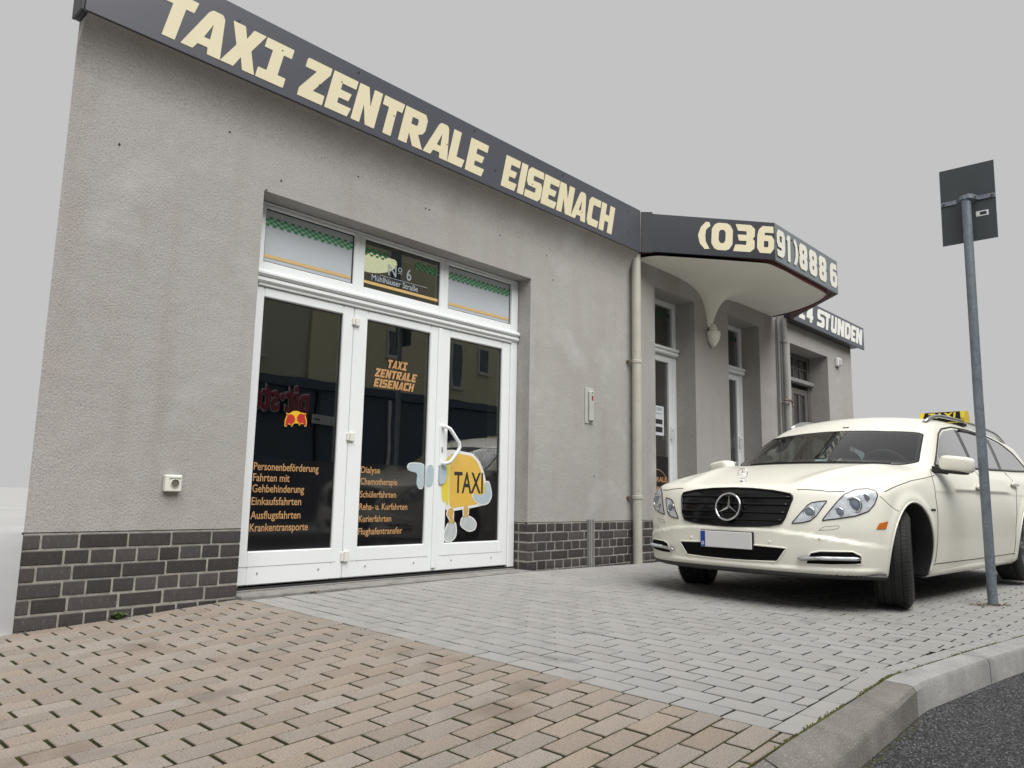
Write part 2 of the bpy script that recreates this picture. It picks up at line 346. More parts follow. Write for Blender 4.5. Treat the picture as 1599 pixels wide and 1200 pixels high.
def lay_pavers(cells, base, m, name, keep=300):
    """cells: (cx, cy, dx, dy, rot); the largest in the picture become parts of their own, the rest one mesh"""
    vis = []; rest = []
    for c in cells:
        f = in_view(c[0], c[1], gz(c[0], c[1]))
        (vis.append((f / math.sqrt(c[2] * c[3]), c)) if f else rest.append(c))
    vis.sort(key=lambda q: q[0]); near = [q[1] for q in vis[:keep]]; rest += [q[1] for q in vis[keep:]]
    big = MB(); me_ = M_EG if m is M_PG else M_ER
    def put(mb_, vs_, fs_, r=None):
        mb_.cur = 0; mb_.add(vs_, fs_[:5], r); n0 = len(mb_.v) - len(vs_); mb_.cur = 1
        for f_ in fs_[5:]: mb_.f.append(tuple(i_ + n0 for i_ in f_)); mb_.mi.append(1); mb_.rnd.append(r or 0.0)
        return mb_
    for i, c in enumerate(near + rest):
        cx, cy, dx, dy, rot = c; var = random.randrange(4); vs, fs = paver_mesh(dx, dy, var, m)
        sx = (gz(cx + 0.05, cy) - gz(cx - 0.05, cy)) / 0.1 + random.gauss(0, 0.0022); sy = 0.015 + random.gauss(0, 0.0022); z = gz(cx, cy) + random.gauss(0, 0.0005)
        if i < len(near):
            k = (name, round(dx, 3), round(dy, 3), var)
            if k not in MESHC: MESHC[k] = put(MB(), vs, fs).mesh(name, [m, me_])
            o = link(name, MESHC[k], base, (cx, cy, z)); o.rotation_euler = (math.atan(sy), -math.atan(sx), rot + random.gauss(0, 0.004))
        else:
            cr, sr = math.cos(rot), math.sin(rot); r = random.random()
            put(big, [(cx + v[0] * cr - v[1] * sr, cy + v[0] * sr + v[1] * cr, z + v[2] + sx * v[0] + sy * v[1]) for v in vs], fs, r)
    if big.v:
        o = big.build(name + '_field', [m, me_], base, rnd=True); o['kind'] = 'stuff'
cells = []
PW, PL = 0.118, 0.2
def inner_line(x): return ky(x) + 0.0835
for i in range(0, 98):                                            # grey: long side towards the street, half bond
    xa = BX + i * PW; xc = xa + PW / 2
    if xa > 11.4: break
    y = -0.075 - (PL / 2 if i % 2 else 0.0) ; yend = inner_line(xc) + 0.004
    if i % 2: cells.append((xc, -0.075 - PL / 4, PW - 0.0090, PL / 2 - 0.0105, 0))
    while y > yend + 0.02:
        y2 = max(y - PL, yend); l = y - y2
        if l > 0.017: cells.append((xc, y - l / 2, PW - 0.0090, l - 0.0105, 0))
        y = y2
x = BX + 0.004
while x < 11.0:                                                   # the course along the kerb
    l = 0.235; a = math.atan2(ky(x + l) - ky(x), l)
    cells.append((x + l / 2, ky(x + l / 2) + 0.046, l * math.cos(a) - 0.008, 0.078, a)); x += l * math.cos(a)
# a cut of narrow stones in front of the threshold
lay_pavers(cells, grey_base, M_PG, 'grey_paver')
cells = []
for j in range(0, 38):                                            # red: long side along the facade, half bond
    y0 = -0.012 - j * 0.0995; yc = y0 - 0.05; off = 0.1 if j % 2 else 0.0
    x1 = BX - 0.004
    while x1 > -4.2:
        l = 0.2 if (x1 < BX - 0.01 or not off) else 0.1
        ye = ky(x1 - l / 2) + 0.002
        yb = max(y0 - 0.0995, ye)
        if y0 - yb > 0.02: cells.append((x1 - l / 2, (y0 + yb) / 2 , l - 0.0125, y0 - yb - 0.0075, 0))
        x1 -= l
x = BX - 0.006
lay_pavers(cells, red_base, M_PR, 'red_paver')
# narrow concrete threshold strip in front of the doors
thr = MB().bev(0.0, 2.73, -0.070, 0.21, -0.05, 0.004, 0.006).build('threshold_strip', mat('threshold concrete', (0.27, 0.262, 0.245), 0.85, (0.17, 0.162, 0.15), 9, bump=0.5, bscale=120, bdist=0.004)); struct(thr)
# kerb of separate stones: a ramp stone at the lowered end, then full height
kerb = struct(MB().box(-30, -29.9, -3.70, -3.6, -0.9, -0.7).build('kerb', M_KERB))
def kerb_stone(xa, xb, dropa, dropb, m):
    n = 6; P = []
    for i in range(n + 1):
        x = xa + (xb - xa) * i / n; y = ky(x); dr = dropa + (dropb - dropa) * i / n; zt = gz(x, y) + 0.004; z0 = zt - 0.26
        zf = zt - dr
        P.append([(x, y - 0.006, z0), (x, y - 0.006, zt - 0.004), (x, y - 0.012, zt), (x, y - 0.095 + 0.35 * dr, zt - 0.001 - 0.45 * dr), (x, y - 0.118, zf - 0.006), (x, y - 0.128, zf - 0.022), (x, y - 0.136, z0)])
    mb = MB(); mb.grid(P); k = 7
    mb.add(P[0], [tuple(range(k))]); mb.add(P[-1], [tuple(range(k))])
    return mb.build('kerb_stone', m, kerb, smooth=30)
kerb_stone(-2.2, -1.22, 0.055, 0.055, M_KERB2); kerb_stone(-1.212, -0.215, 0.055, 0.055, M_KERB2)
kerb_stone(-0.207, 0.985, 0.050, 0.0, M_KERB2); kerb_stone(0.993, 1.835, 0, 0, M_KERB)
xk = 1.843
for i in range(9): kerb_stone(xk, xk + 0.99, 0, 0, M_KERB); xk += 0.998
# moss along the kerb joint and at the foot of the kerb
mb = MB()
def tuft(mb, x, y, z, r, h):
    n = 6; a0 = random.random() * 6; vs = [(x + r * random.uniform(.6, 1.2) * math.cos(a0 + k), y + r * random.uniform(.6, 1.2) * math.sin(a0 + k), z - 0.004) for k in [6.283 * i / n for i in range(n)]]
    vs.append((x + random.uniform(-.3, .3) * r, y + random.uniform(-.3, .3) * r, z + h)); mb.add(vs, [(i, (i + 1) % n, n) for i in range(n)])
for i in range(1900):
    x = random.uniform(-0.5, 3.6); s = random.random()
    if math.sin(x * 7.0) + math.sin(x * 17 + 1) + random.gauss(0, 0.7) < -0.2: continue
    tuft(mb, x, ky(x) + random.gauss(0.0, 0.006), gz(x, ky(x)) + 0.000, random.uniform(0.003, 0.008), random.uniform(0.001, 0.006))
for i in range(700):
    x = random.uniform(-0.6, 1.0); yy = ky(x) - 0.135 - abs(random.gauss(0, 0.012)); tuft(mb, x, yy, gz(x, -3.7) - 0.112, random.uniform(0.003, 0.008), random.uniform(0.001, 0.006))
o = mb.build('moss_along_kerb', M_MOSS); tag(o, 'green moss growing in the joint along the kerb', 'moss', kind='stuff')
# loose asphalt grain close to the camera
mb = MB()
M_CHIP = mat('asphalt chippings', (0.060, 0.060, 0.065), 0.7, (0.14, 0.14, 0.146), 60, obj_rand=0.45)
for i in range(15000):
    x = random.uniform(-0.5, 3.4); y = ky(x) - 0.14 - 1.25 * random.random() ** 1.3; z = gz(x, -3.7) - 0.112 + 0.012 * (y + 3.7)
    if not in_view(x, y, z): continue
    r = random.uniform(0.0022, 0.0058); a = random.random() * 6
    vs = [(x + r * math.cos(a + k * 1.5708) * random.uniform(.7, 1.3), y + r * math.sin(a + k * 1.5708) * random.uniform(.7, 1.3), z + random.uniform(-.001, .001)) for k in range(4)] + [(x + random.gauss(0, r * .3), y + random.gauss(0, r * .3), z + r * random.uniform(.5, 1.0))]
    mb.add(vs, [(0, 1, 4), (1, 2, 4), (2, 3, 4), (3, 0, 4)], random.random())
o = mb.build('asphalt_chippings', M_CHIP, road, rnd=True); o['kind'] = 'stuff'
# pale concrete yard beside and behind the office
M_YARD = mat('pale yard concrete', (0.44, 0.44, 0.435), 0.9, (0.40, 0.40, 0.395), 0.7, bump=0.2, bscale=60, bdist=0.003)
YX = [-400, -60, -20, -8, -3, -1.2, 1.0]
yard = struct(MB().grid([[(x, y, gz(x, 0) - 0.014) for y in (0, 2, 6, 20, 60, 200, 500)] for x in YX]).build('yard', M_YARD))

# dirt swept against the foot of the wall
mb = MB(); M_DIRT = mat('swept dirt', (0.055, 0.045, 0.035), 0.95, (0.13, 0.115, 0.095), 60)
for i in range(900):
    x = random.choice((random.uniform(-1.2, 0.0), random.uniform(2.74, 4.8), random.uniform(0.0, 2.7)))
    if math.sin(x * 9) + math.sin(x * 23 + 2) + random.gauss(0, 0.6) < 0.1: continue
    y = (-0.012 if x < 0 or x > 2.73 else 0.128) - abs(random.gauss(0, 0.010)); tuft(mb, x, y, gz(x, y) if x < 0 or x > 2.73 else 0.004, random.uniform(0.003, 0.009), random.uniform(0.002, 0.007))
o = mb.build('swept_dirt', M_DIRT); tag(o, 'dark crumbs of dirt lying along the foot of the wall', 'dirt', kind='stuff')
# ================================================================= THE TAXI OFFICE
def plaster_mat(name, c1, c2, dark, stain):
    m = bpy.data.materials.new(name); m.use_nodes = True; t = m.node_tree; b = t.nodes['Principled BSDF']; L = t.links.new
    tc = N(t, 'ShaderNodeTexCoord')
    def noise(sc, det, src=None, ro=0.55):
        n = N(t, 'ShaderNodeTexNoise'); n.inputs['Scale'].default_value = sc; n.inputs['Detail'].default_value = det; n.inputs['Roughness'].default_value = ro
        L(src or tc.outputs['Object'], n.inputs['Vector']); return n
    def rng_(o, a, b2, c=0.0, d=1.0):
        r = N(t, 'ShaderNodeMapRange'); r.inputs[1].default_value = a; r.inputs[2].default_value = b2; r.inputs[3].default_value = c; r.inputs[4].default_value = d; L(o, r.inputs[0]); return r.outputs[0]
    def mix(f, a, b2, mode='MIX'):
        x = N(t, 'ShaderNodeMix', data_type='RGBA', blend_type=mode); L(f, x.inputs[0]) if not isinstance(f, float) else setattr(x.inputs[0], 'default_value', f)
        for i, v in ((6, a), (7, b2)):
            if isinstance(v, tuple): x.inputs[i].default_value = (*v, 1)
            else: L(v, x.inputs[i])
        return x.outputs[2]
    big = noise(0.9, 5); c = mix(rng_(big.outputs[0], 0.35, 0.65), c1, c2)
    mp = N(t, 'ShaderNodeMapping'); mp.inputs['Scale'].default_value = (3.0, 3.0, 0.35); L(tc.outputs['Object'], mp.inputs[0])
    streak = noise(1.6, 4, mp.outputs[0]); c = mix(rng_(streak.outputs[0], 0.50, 0.76, 0.0, 0.5), c, stain)
    g1 = noise(95, 3); c = mix(rng_(g1.outputs[0], 0.50, 0.66, 0.0, 0.55), c, dark)
    pt = noise(1.7, 3); c = mix(rng_(pt.outputs[0], 0.55, 0.72, 0.0, 0.6), c, (0.44, 0.44, 0.43))
    g2 = noise(120, 2); c = mix(rng_(g2.outputs[0], 0.57, 0.68, 0.0, 0.4), c, tuple(min(1, v * 1.45) for v in c1))
    L(c, b.inputs['Base Color']); b.inputs['Roughness'].default_value = 0.95; b.inputs['Specular IOR Level'].default_value = 0.2
    hb = noise(85, 3); lo = noise(6, 3)
    ml = N(t, 'ShaderNodeMath', operation='MULTIPLY'); ml.inputs[1].default_value = 2.0; L(lo.outputs[0], ml.inputs[0])
    ad = N(t, 'ShaderNodeMath', operation='ADD'); L(hb.outputs[0], ad.inputs[0]); L(ml.outputs[0], ad.inputs[1])
    bp = N(t, 'ShaderNodeBump'); bp.inputs['Strength'].default_value = 0.6; bp.inputs['Distance'].default_value = 0.006; L(ad.outputs[0], bp.inputs['Height']); L(bp.outputs[0], b.inputs['Normal'])
    return m
M_PLAS = plaster_mat('grey brown spray render', (0.388, 0.372, 0.356), (0.348, 0.331, 0.314), (0.238, 0.224, 0.210), (0.296, 0.270, 0.247))
M_DARKIN = mat('dark interior', (0.055, 0.055, 0.05), 0.9, (0.035, 0.035, 0.033), 1.0)
M_FLOORIN = mat('interior floor', (0.10, 0.09, 0.08), 0.5, (0.07, 0.065, 0.06), 3.0)
M_MORT = mat('brick mortar', (0.375, 0.355, 0.325), 0.95, (0.22, 0.205, 0.18), 18, bump=0.6, bscale=150, bdist=0.005)
M_BRICK = mat('dark clinker brick', (0.060, 0.052, 0.049), 0.62, (0.040, 0.034, 0.033), 14, fine=(0.10, 0.095, 0.10), finescale=45, finew=(0.60, 0.80), bump=0.35, bscale=120, bdist=0.003, obj_rand=0.38)
M_MATTB = mat('matt black', (0.012, 0.012, 0.012), 0.8, (0.02, 0.02, 0.02), 20)
M_PVC = mat('white plastic frame', (0.80, 0.825, 0.83), 0.38, (0.76, 0.785, 0.79), 1.5, rvar=0.05)
M_PVCD = mat('frame gasket', (0.02, 0.02, 0.02), 0.5, (0.03, 0.03, 0.03), 10)
M_HINGE = mat('cream hinge cover', (0.74, 0.73, 0.67), 0.45, (0.69, 0.68, 0.62), 8)
M_GLASS = glass('window glass', (0.60, 0.64, 0.62), 4.2)
M_FILM = mat('black window film', (0.006, 0.006, 0.007), 0.06, (0.010, 0.010, 0.011), 3, spec=0.7)
M_FROST = mat('frosted window film', (0.50, 0.54, 0.58), 0.30, (0.46, 0.50, 0.54), 2.0, coat=0.5)
M_GREEN = mat('green check print', (0.035, 0.27, 0.10), 0.35, (0.03, 0.23, 0.09), 10, coat=0.5)
M_GREEN2 = mat('pale green check print', (0.27, 0.48, 0.36), 0.35, (0.25, 0.45, 0.34), 10, coat=0.5)
M_ORNG = mat('orange stripe print', (0.66, 0.45, 0.19), 0.4, (0.62, 0.42, 0.17), 10)
M_TXT = mat('orange lettering', (0.50, 0.285, 0.125), 0.45, (0.45, 0.255, 0.11), 10)
M_TXTW = mat('white lettering', (0.42, 0.46, 0.50), 0.45, (0.38, 0.42, 0.46), 10)
M_PIPE = mat('cream painted pipe', (0.47, 0.455, 0.405), 0.5, (0.40, 0.385, 0.335), 3.0, fine=(0.30, 0.28, 0.24), finescale=30, finew=(0.62, 0.8), coat=0.1)
M_PIPEG = mat('grey zinc pipe', (0.30, 0.295, 0.28), 0.5, (0.22, 0.215, 0.205), 4.0)
M_METAL = mat('rusty bracket', (0.10, 0.085, 0.075), 0.6, (0.17, 0.11, 0.08), 20)
M_BACKSIDE = mat('roof felt', (0.10, 0.10, 0.10), 0.9, (0.07, 0.07, 0.07), 2.0)
XL, XR, ZT, DEP = -1.203, 11.19, 3.72, 7.0
office = thing('taxi_office', 'single storey grey rendered taxi office with dark brick plinth and white doors', 'building', (0, 0, 0))
OPEN = [(0.0, 2.729, -0.3, 2.672, 0.185), (4.863, 5.764, -0.3, 3.062, 0.27), (6.629, 7.555, -0.3, 3.070, 0.27), (8.594, 10.091, -0.3, 3.005, 0.30)]
ZP = 0.42
mb = MB()
xs = sorted({XL, XR, *[o[0] for o in OPEN], *[o[1] for o in OPEN]}); zs = sorted({ZP, ZT, *[o[3] for o in OPEN]})
def wobble(p): return p
def fine_quad(mb, x0, x1, z0, z1):
    nx = max(1, int((x1 - x0) / 0.4)); nz = max(1, int((z1 - z0) / 0.4))
    mb.grid([[(x0 + (x1 - x0) * i / nx, 0.0, z0 + (z1 - z0) * j / nz) for j in range(nz + 1)] for i in range(nx + 1)])
for x0, x1 in zip(xs, xs[1:]):
    for z0, z1 in zip(zs, zs[1:]):
        if any(o[0] <= x0 and x1 <= o[1] and z1 <= o[3] + 1e-6 for o in OPEN): continue
        mb.add([(x0, 0, z0), (x1, 0, z0), (x1, 0, z1), (x0, 0, z1)], [(0, 1, 2, 3)])
for a, b, z0, z1, d in OPEN:                                      # reveals
    dd = d + 0.35
    mb.add([(a, 0, ZP), (a, dd, ZP), (a, dd, z1), (a, 0, z1)], [(0, 1, 2, 3)])
    mb.add([(b, 0, ZP), (b, dd, ZP), (b, dd, z1), (b, 0, z1)], [(3, 2, 1, 0)])
    mb.add([(a, 0, z1), (a, dd, z1), (b, dd, z1), (b, 0, z1)], [(0, 1, 2, 3)])
XB = 1.1                                                         # the plot narrows: the left side wall runs in behind the front
mb.add([(XL, 0, -0.6), (XB, DEP, -0.6), (XB, DEP, ZT), (XL, 0, ZT)], [(0, 1, 2, 3)])
mb.add([(XR, 0, -0.6), (XR, DEP, -0.6), (XR, DEP, ZT), (XR, 0, ZT)], [(0, 1, 2, 3)])
mb.add([(XB, DEP, -0.6), (XR, DEP, -0.6), (XR, DEP, ZT), (XB, DEP, ZT)], [(0, 1, 2, 3)])
# lower edge of the render
for a, b in [(XL, 0.0), (2.729, 4.863), (5.764, 6.629), (7.555, 8.594), (10.091, XR)]:
    mb.add([(a, 0, ZP), (b, 0, ZP), (b, 0.03, ZP), (a, 0.03, ZP)], [(0, 1, 2, 3)])
wall = mb.build('wall', M_PLAS, office)
MB().prism([(XL + 0.02, 0.02), (XR - 0.01, 0.02), (XR - 0.01, DEP - 0.01), (XB + 0.02, DEP - 0.01)], 'z', ZT - 0.06, ZT - 0.004).build('roof', M_BACKSIDE, office)
# plaster cove that carries the fascia signs
COVE = [(0.0015 - 0.1465 * (t / 12) ** 2.6, 2.93 + 0.3705 * (1 - (1 - t / 12) ** 1.25)) for t in range(13)] + [(0.002, 3.3005)]
for a, b in ((XL, 4.33),):
    MB().prism(COVE, 'x', a, b).build('cornice_cove', M_PLAS, office, smooth=40)
# rooms behind the glass
mb = MB()
for a, b, d in ((-0.15, 4.5, 0.30), (4.6, 8.3, 0.36), (8.4, XR - 0.2, 0.40)):
    y1 = 3.0
    mb.add([(a, d, 0), (a, y1, 0), (a, y1, 3.3), (a, d, 3.3)], [(0, 1, 2, 3)]); mb.add([(b, d, 0), (b, y1, 0), (b, y1, 3.3), (b, d, 3.3)], [(0, 1, 2, 3)])
    mb.add([(a, y1, 0), (b, y1, 0), (b, y1, 3.3), (a, y1, 3.3)], [(0, 1, 2, 3)]); mb.add([(a, d, 3.3), (b, d, 3.3), (b, y1, 3.3), (a, y1, 3.3)], [(0, 1, 2, 3)])
    mb.cur = 1; mb.add([(a, d, 0.02), (b, d, 0.02), (b, y1, 0.02), (a, y1, 0.02)], [(0, 1, 2, 3)]); mb.cur = 0
mb.build('interior', [M_DARKIN, M_FLOORIN], office)
# ---- plinth of dark bricks
H1 = 0.0833; JT = 0.011
SEG = [(XL, 0.0), (2.729, 4.863), (5.764, 6.629), (7.555, 8.594), (10.091, XR)]
PL_ = [MB().prism([(a + 0.002, -0.0015), (b - 0.002, -0.0015), (b - 0.002, 0.34), (a + 0.002 + (0.12 if i == 0 else 0), 0.34)], 'z', -0.35, ZP - 0.006).build('plinth', M_MORT, office) for i, (a, b) in enumerate(SEG)]
MB_b = {}
def brick(x0, x1, row, y0=-0.006, y1=0.1):
    z1 = ZP - 0.015 - row * H1; z0 = z1 - H1 + JT
    if x1 - x0 < 0.025: return
    w = round(x1 - x0, 3); k = (w, round(y1 - y0, 3))
    if k not in MB_b: MB_b[k] = MB().bev(-w / 2, w / 2, 0, y1 - y0, -(H1 - JT) / 2, (H1 - JT) / 2, 0.004).mesh('brick', M_BRICK)
    plinth = PL_[[i for i, s in enumerate(SEG) if s[0] - 0.01 <= x0 <= s[1]][0]]
    o = link('brick', MB_b[k], plinth, ((x0 + x1) / 2, y0 + random.uniform(-0.002, 0.002), (z0 + z1) / 2 + random.gauss(0, 0.0012)))
    o.rotation_euler = (0, random.gauss(0, 0.004), 0)
def row_from(joints, row, **kw):
    if joints[0] == XL: brick(joints[0], joints[1] - JT / 2, row, y1=0.008); joints = [joints[0]] + joints[1:]
    for a, b in list(zip(joints, joints[1:]))[1 if joints[0] == XL else 0:]: brick(a + (JT / 2 if a != joints[0] else 0), b - (JT / 2 if b != joints[-1] else 0), row, **kw)
LJ = {0: [XL, -1.12, -.935, -.68, -.435, -.19, 0], 2: [XL, -1.13, -.955, -.70, -.455, -.205, 0], 4: [XL, -1.14, -.965, -.705, -.46, -.21, 0]}
hd = [XL, -1.0] + [-0.875 + 0.125 * i for i in range(8)]
for r_ in range(7): row_from(LJ.get(r_, [v + (random.uniform(-.006, .006) if 0 < i < len(hd) - 1 else 0) for i, v in enumerate(hd)] if r_ % 2 else LJ[4]), r_)
def plinth_right(a, b, heads, rows=6):
    for r_ in range(rows):
        if r_ % 2 == 0: js = [a] + [heads + 0.125 * i for i in range(-20, 40) if a + 0.04 < heads + 0.125 * i < b - 0.03] + [b]
        else: js = [a] + [heads - 0.056 + 0.25 * i for i in range(-10, 20) if a + 0.04 < heads - 0.056 + 0.25 * i < b - 0.03] + [b]
        row_from(js, r_)
        brick(a + 0.001, a + 0.104, r_, 0.1065, 0.19)             # return brick in the doorway
plinth_right(2.729, 3.603, 2.866); plinth_right(3.690, 4.863, 3.855)
plinth_right(5.764, 6.629, 5.88); plinth_right(7.555, 8.594, 7.66); plinth_right(10.091, XR, 10.2)
for a, b in [(XL, 0.0), (2.729, 4.863), (5.764, 6.629), (7.555, 8.594), (10.091, XR)]:
    MB().box(a, b, -0.0008, 0.03, ZP - 0.0115, ZP - 0.0005).build('gap_strip', M_MATTB, office)  # thin black strip along the gap between render and bricks
# ragged mortar fillet at the foot of the right panel
ch = MB(); ch.box(3.604, 3.689, -0.030, 0.02, -0.04, 0.437); ch.box(3.618, 3.634, -0.042, -0.030, -0.04, 0.437); ch.box(3.660, 3.676, -0.042, -0.030, -0.04, 0.437)
ch.build('cable_channel', M_PIPEG, office)
# old screw holes in the render
for (x, z) in [(-0.985, 3.17), (-0.93, 2.66), (-0.27, 2.99), (0.27, 3.13), (0.12, 2.78), (0.015, 2.68), (0.36, 3.08), (0.75, 3.02), (1.42, 2.97), (1.46, 2.97), (2.30, 2.98), (2.95, 2.95), (3.2, 3.05), (3.9, 3.1), (3.05, 2.73), (3.72, 0.86), (2.2, 3.12), (2.9, 3.16)]:
    MB().lathe([(0.0, -0.003), (0.0065, -0.003), (0.0065, 0.002)], (x, 0, z), 8, 'y').build('screw_hole', M_MATTB, office)
# ---------------------------------------------------------------- entrance: transom lights over three door leaves
FY, GY = 0.165, 0.187                                            # face of the frames, plane of the panes
def frame_ring(mb, x0, x1, z0, z1, w, y0, y1, b=0.006, wb=None):
    wb = wb or w
    mb.bev(x0, x0 + w, y0, y1, z0, z1, b); mb.bev(x1 - w, x1, y0, y1, z0, z1, b)
    mb.bev(x0 + w, x1 - w, y0, y1, z1 - w, z1, b); mb.bev(x0 + w, x1 - w, y0, y1, z0, z0 + wb, b)
def pane(parent, x0, x1, z0, z1, y=GY, m=None, name='glass_pane'):
    g_ = MB().box(x0, x1, y, y + 0.006, z0, z1).build(name, m or M_GLASS, parent)
    k = MB(); t = 0.007
    frame_ring(k, x0 - 0.001, x1 + 0.001, z0 - 0.001, z1 + 0.001, t, y - 0.006, y - 0.001, 0.001); k.build('gasket', M_PVCD, parent)
    return g_
DX0, DX1 = 0.003, 2.726
fr = MB()
fr.bev(DX0, 0.085, FY - 0.012, 0.26, 0.012, 2.668, 0.005); fr.bev(2.640, DX1, FY - 0.012, 0.26, 0.012, 2.668, 0.005)
fr.bev(0.085, 2.640, FY - 0.006, 0.26, 2.655, 2.668, 0.003)
fr.build('door_frame', M_PVC, office)
st = MB(); st.bev(0.0005, 2.7285, FY - 0.052, FY + 0.03, 2.125, 2.168, 0.014); st.bev(0.0005, 2.7285, FY - 0.038, FY + 0.03, 2.082, 2.122, 0.012); st.bev(0.085, 2.640, FY - 0.02, FY + 0.05, 2.060, 2.084, 0.004)
st.build('moulded_rail', M_PVC, office)
TP = [(0.120, 0.867), (0.967, 1.751), (1.848, 2.642)]; TE = [0.02, 0.917, 1.80, 2.70]
def checks(parent, x0, x1, z0, z1, nx, rows=4, base=True, y=GY - 0.003, drop=0.0):
    mb = MB(); dx = (x1 - x0) / nx; dz = (z1 - z0) / rows
    for i in range(nx):
        for j in range(rows):
            g_ = (i + j) % 2 == 0
            if not g_ and not base: continue
            if (j == 0 or j == rows - 1) and not g_: continue
            mb.cur = 0 if g_ else 1
            mb.box(x0 + i * dx, x0 + (i + 1) * dx, y - (0.0006 if g_ else 0), y + 0.001, z0 + j * dz, z0 + (j + 1) * dz)
    return mb.build('check_print', [M_GREEN, M_GREEN2], parent)
for i, (a, b) in enumerate(TP):
    mb = MB(); x0, x1 = TE[i], TE[i + 1]
    mb.bev(x0, a, FY, 0.24, 2.170, 2.654, 0.006); mb.bev(b, x1, FY, 0.24, 2.170, 2.654, 0.006); mb.bev(a, b, FY, 0.24, 2.628, 2.654, 0.006); mb.bev(a, b, FY, 0.24, 2.170, 2.240, 0.006)
    tw = mb.build('transom_window', M_PVC, office)
    if i != 1:
        MB().box(a, b, GY, GY + 0.006, 2.24, 2.628).build('glass_pane', M_FROST, tw)
        k = MB(); frame_ring(k, a - .001, b + .001, 2.239, 2.629, 0.009, GY - 0.006, GY - 0.001, 0.001); k.build('gasket', M_PVCD, tw)
        checks(tw, a + 0.004, b - 0.006, 2.506, 2.575, 26 if i == 0 else 28)
        MB().box(a + 0.002, b - 0.012, GY - 0.003, GY - 0.001, 2.277, 2.300).build('stripe_print', M_ORNG, tw)
    else:
        pane(tw, a, b, 2.24, 2.628)
        checks(tw, a + 0.004, 1.19, 2.505, 2.572, 8, base=False); checks(tw, 1.49, 1.742, 2.505, 2.572, 9, base=False)
        MB().box(a + 0.002, b - 0.008, GY - 0.003, GY - 0.001, 2.279, 2.302).build('stripe_print', M_ORNG, tw)
        me = text_mesh('N', 0.135, 0.0004, 0.95, 0.0012); link('number_lettering', set_mat(on_wall(me, 1.200, GY - 0.003, 2.392), M_TXTW), tw)
        me = text_mesh('o', 0.085, 0.0004, 1.0, 0.0008); link('number_lettering', set_mat(on_wall(me, 1.305, GY - 0.003, 2.442), M_TXTW), tw)
        MB().box(1.308, 1.352, GY - 0.003, GY - 0.002, 2.428, 2.433).build('number_lettering', M_TXTW, tw)
        me = text_mesh('6', 0.135, 0.0004, 0.85, 0.0012); link('number_lettering', set_mat(on_wall(me, 1.393, GY - 0.003, 2.395), M_TXTW), tw)
        MB().box(1.130, 1.625, GY - 0.003, GY - 0.002, 2.372, 2.3755).build('lettering_rule', M_TXTW, tw)
        me = text_mesh('Mühlhäuser Straße', 0.0665, 0.0004, 0.95, 0.0006); link('street_lettering', set_mat(on_wall(me, 1.045, GY - 0.003, 2.318), M_TXTW), tw)
LV = [(0.020, 0.890, 0.143, 0.794, 'L'), (0.894, 1.762, 1.019, 1.664, 'M'), (1.766, 2.700, 1.888, 2.532, 'R')]
leaves = []
for i, (x0, x1, a, b, k) in enumerate(LV):
    zb, zt, g0, g1 = 0.038, 2.058, 0.258, 1.988
    if i == 2: x1 = 2.638
    mb = MB(); bv = 0.007
    mb.bev(x0, a, FY - 0.004, 0.23, zb, zt, bv); mb.bev(b, x1, FY - 0.004, 0.23, zb, zt, bv); mb.bev(a, b, FY - 0.004, 0.23, g1, zt, bv); mb.bev(a, b, FY - 0.004, 0.23, zb, g0, bv)
    lf = mb.build('door_leaf', M_PVC, office); leaves.append(lf)
    pane(lf, a, b, g0, g1)
    MB().box(a + 0.002, b - 0.002, GY - 0.0035, GY - 0.0005, g0 + 0.002, 0.876).build('black_film', M_FILM, lf)
    gv = MB(); gv.box(x0 + 0.06, x1 - 0.06, FY - 0.0052, FY - 0.003, 0.157, 0.160); gv.build('profile_groove', M_PIPEG, lf)
    rr = MB()
    for zz in (0.115,): 
        for xx in (x0 + 0.2, x1 - 0.2): rr.lathe([(0, -0.0055), (0.006, -0.0055), (0.006, 0)], (xx, FY - 0.0035, zz), 8, 'y')
    rr.build('screw_cap', M_PIPEG, lf)
bs = MB(); bs.box(0.004, 2.72, 0.150, 0.25, 0.004, 0.026); bs.build('door_sill', M_PVCD, office)
bs = MB(); bs.bev(0.004, 2.72, 0.135, 0.25, 0.0045, 0.012, 0.002); bs.build('door_sill_plate', M_PIPEG, office)
for z0, z1 in ((0.155, 0.232), (1.035, 1.100), (1.915, 1.975)):
    h = MB(); h.bev(0.895, 0.934, FY - 0.024, FY - 0.004, z0, z1, 0.004); h.bev(0.870, 0.893, FY - 0.020, FY - 0.004, z0 + 0.004, z1 - 0.004, 0.004); h.build('hinge', M_HINGE, leaves[0])
MB().bev(1.742, 1.790, FY - 0.016, FY - 0.003, 0.06, 2.05, 0.006).build('cover_strip', M_PVC, leaves[2])
hp = MB(); hp.bev(1.792, 1.845, FY - 0.014, FY - 0.004, 0.885, 1.235, 0.004); hp.build('handle_plate', M_PVC, leaves[2])
hb = MB(); hb.tube([(1.815, FY - 0.01, 1.215), (1.822, FY - 0.055, 1.213), (1.850, FY - 0.075, 1.195), (1.945, FY - 0.085, 1.085), (1.952, FY - 0.085, 1.05), (1.935, FY - 0.085, 1.015), (1.865, FY - 0.075, 0.925), (1.835, FY - 0.055, 0.908), (1.820, FY - 0.01, 0.906)], 0.015, 12)
hb.build('door_handle', M_PVC, leaves[2], smooth=True)
MB().bev(1.812, 1.826, FY - 0.020, FY - 0.012, 1.00, 1.045, 0.003).build('lock_cylinder', M_PIPEG, leaves[2])
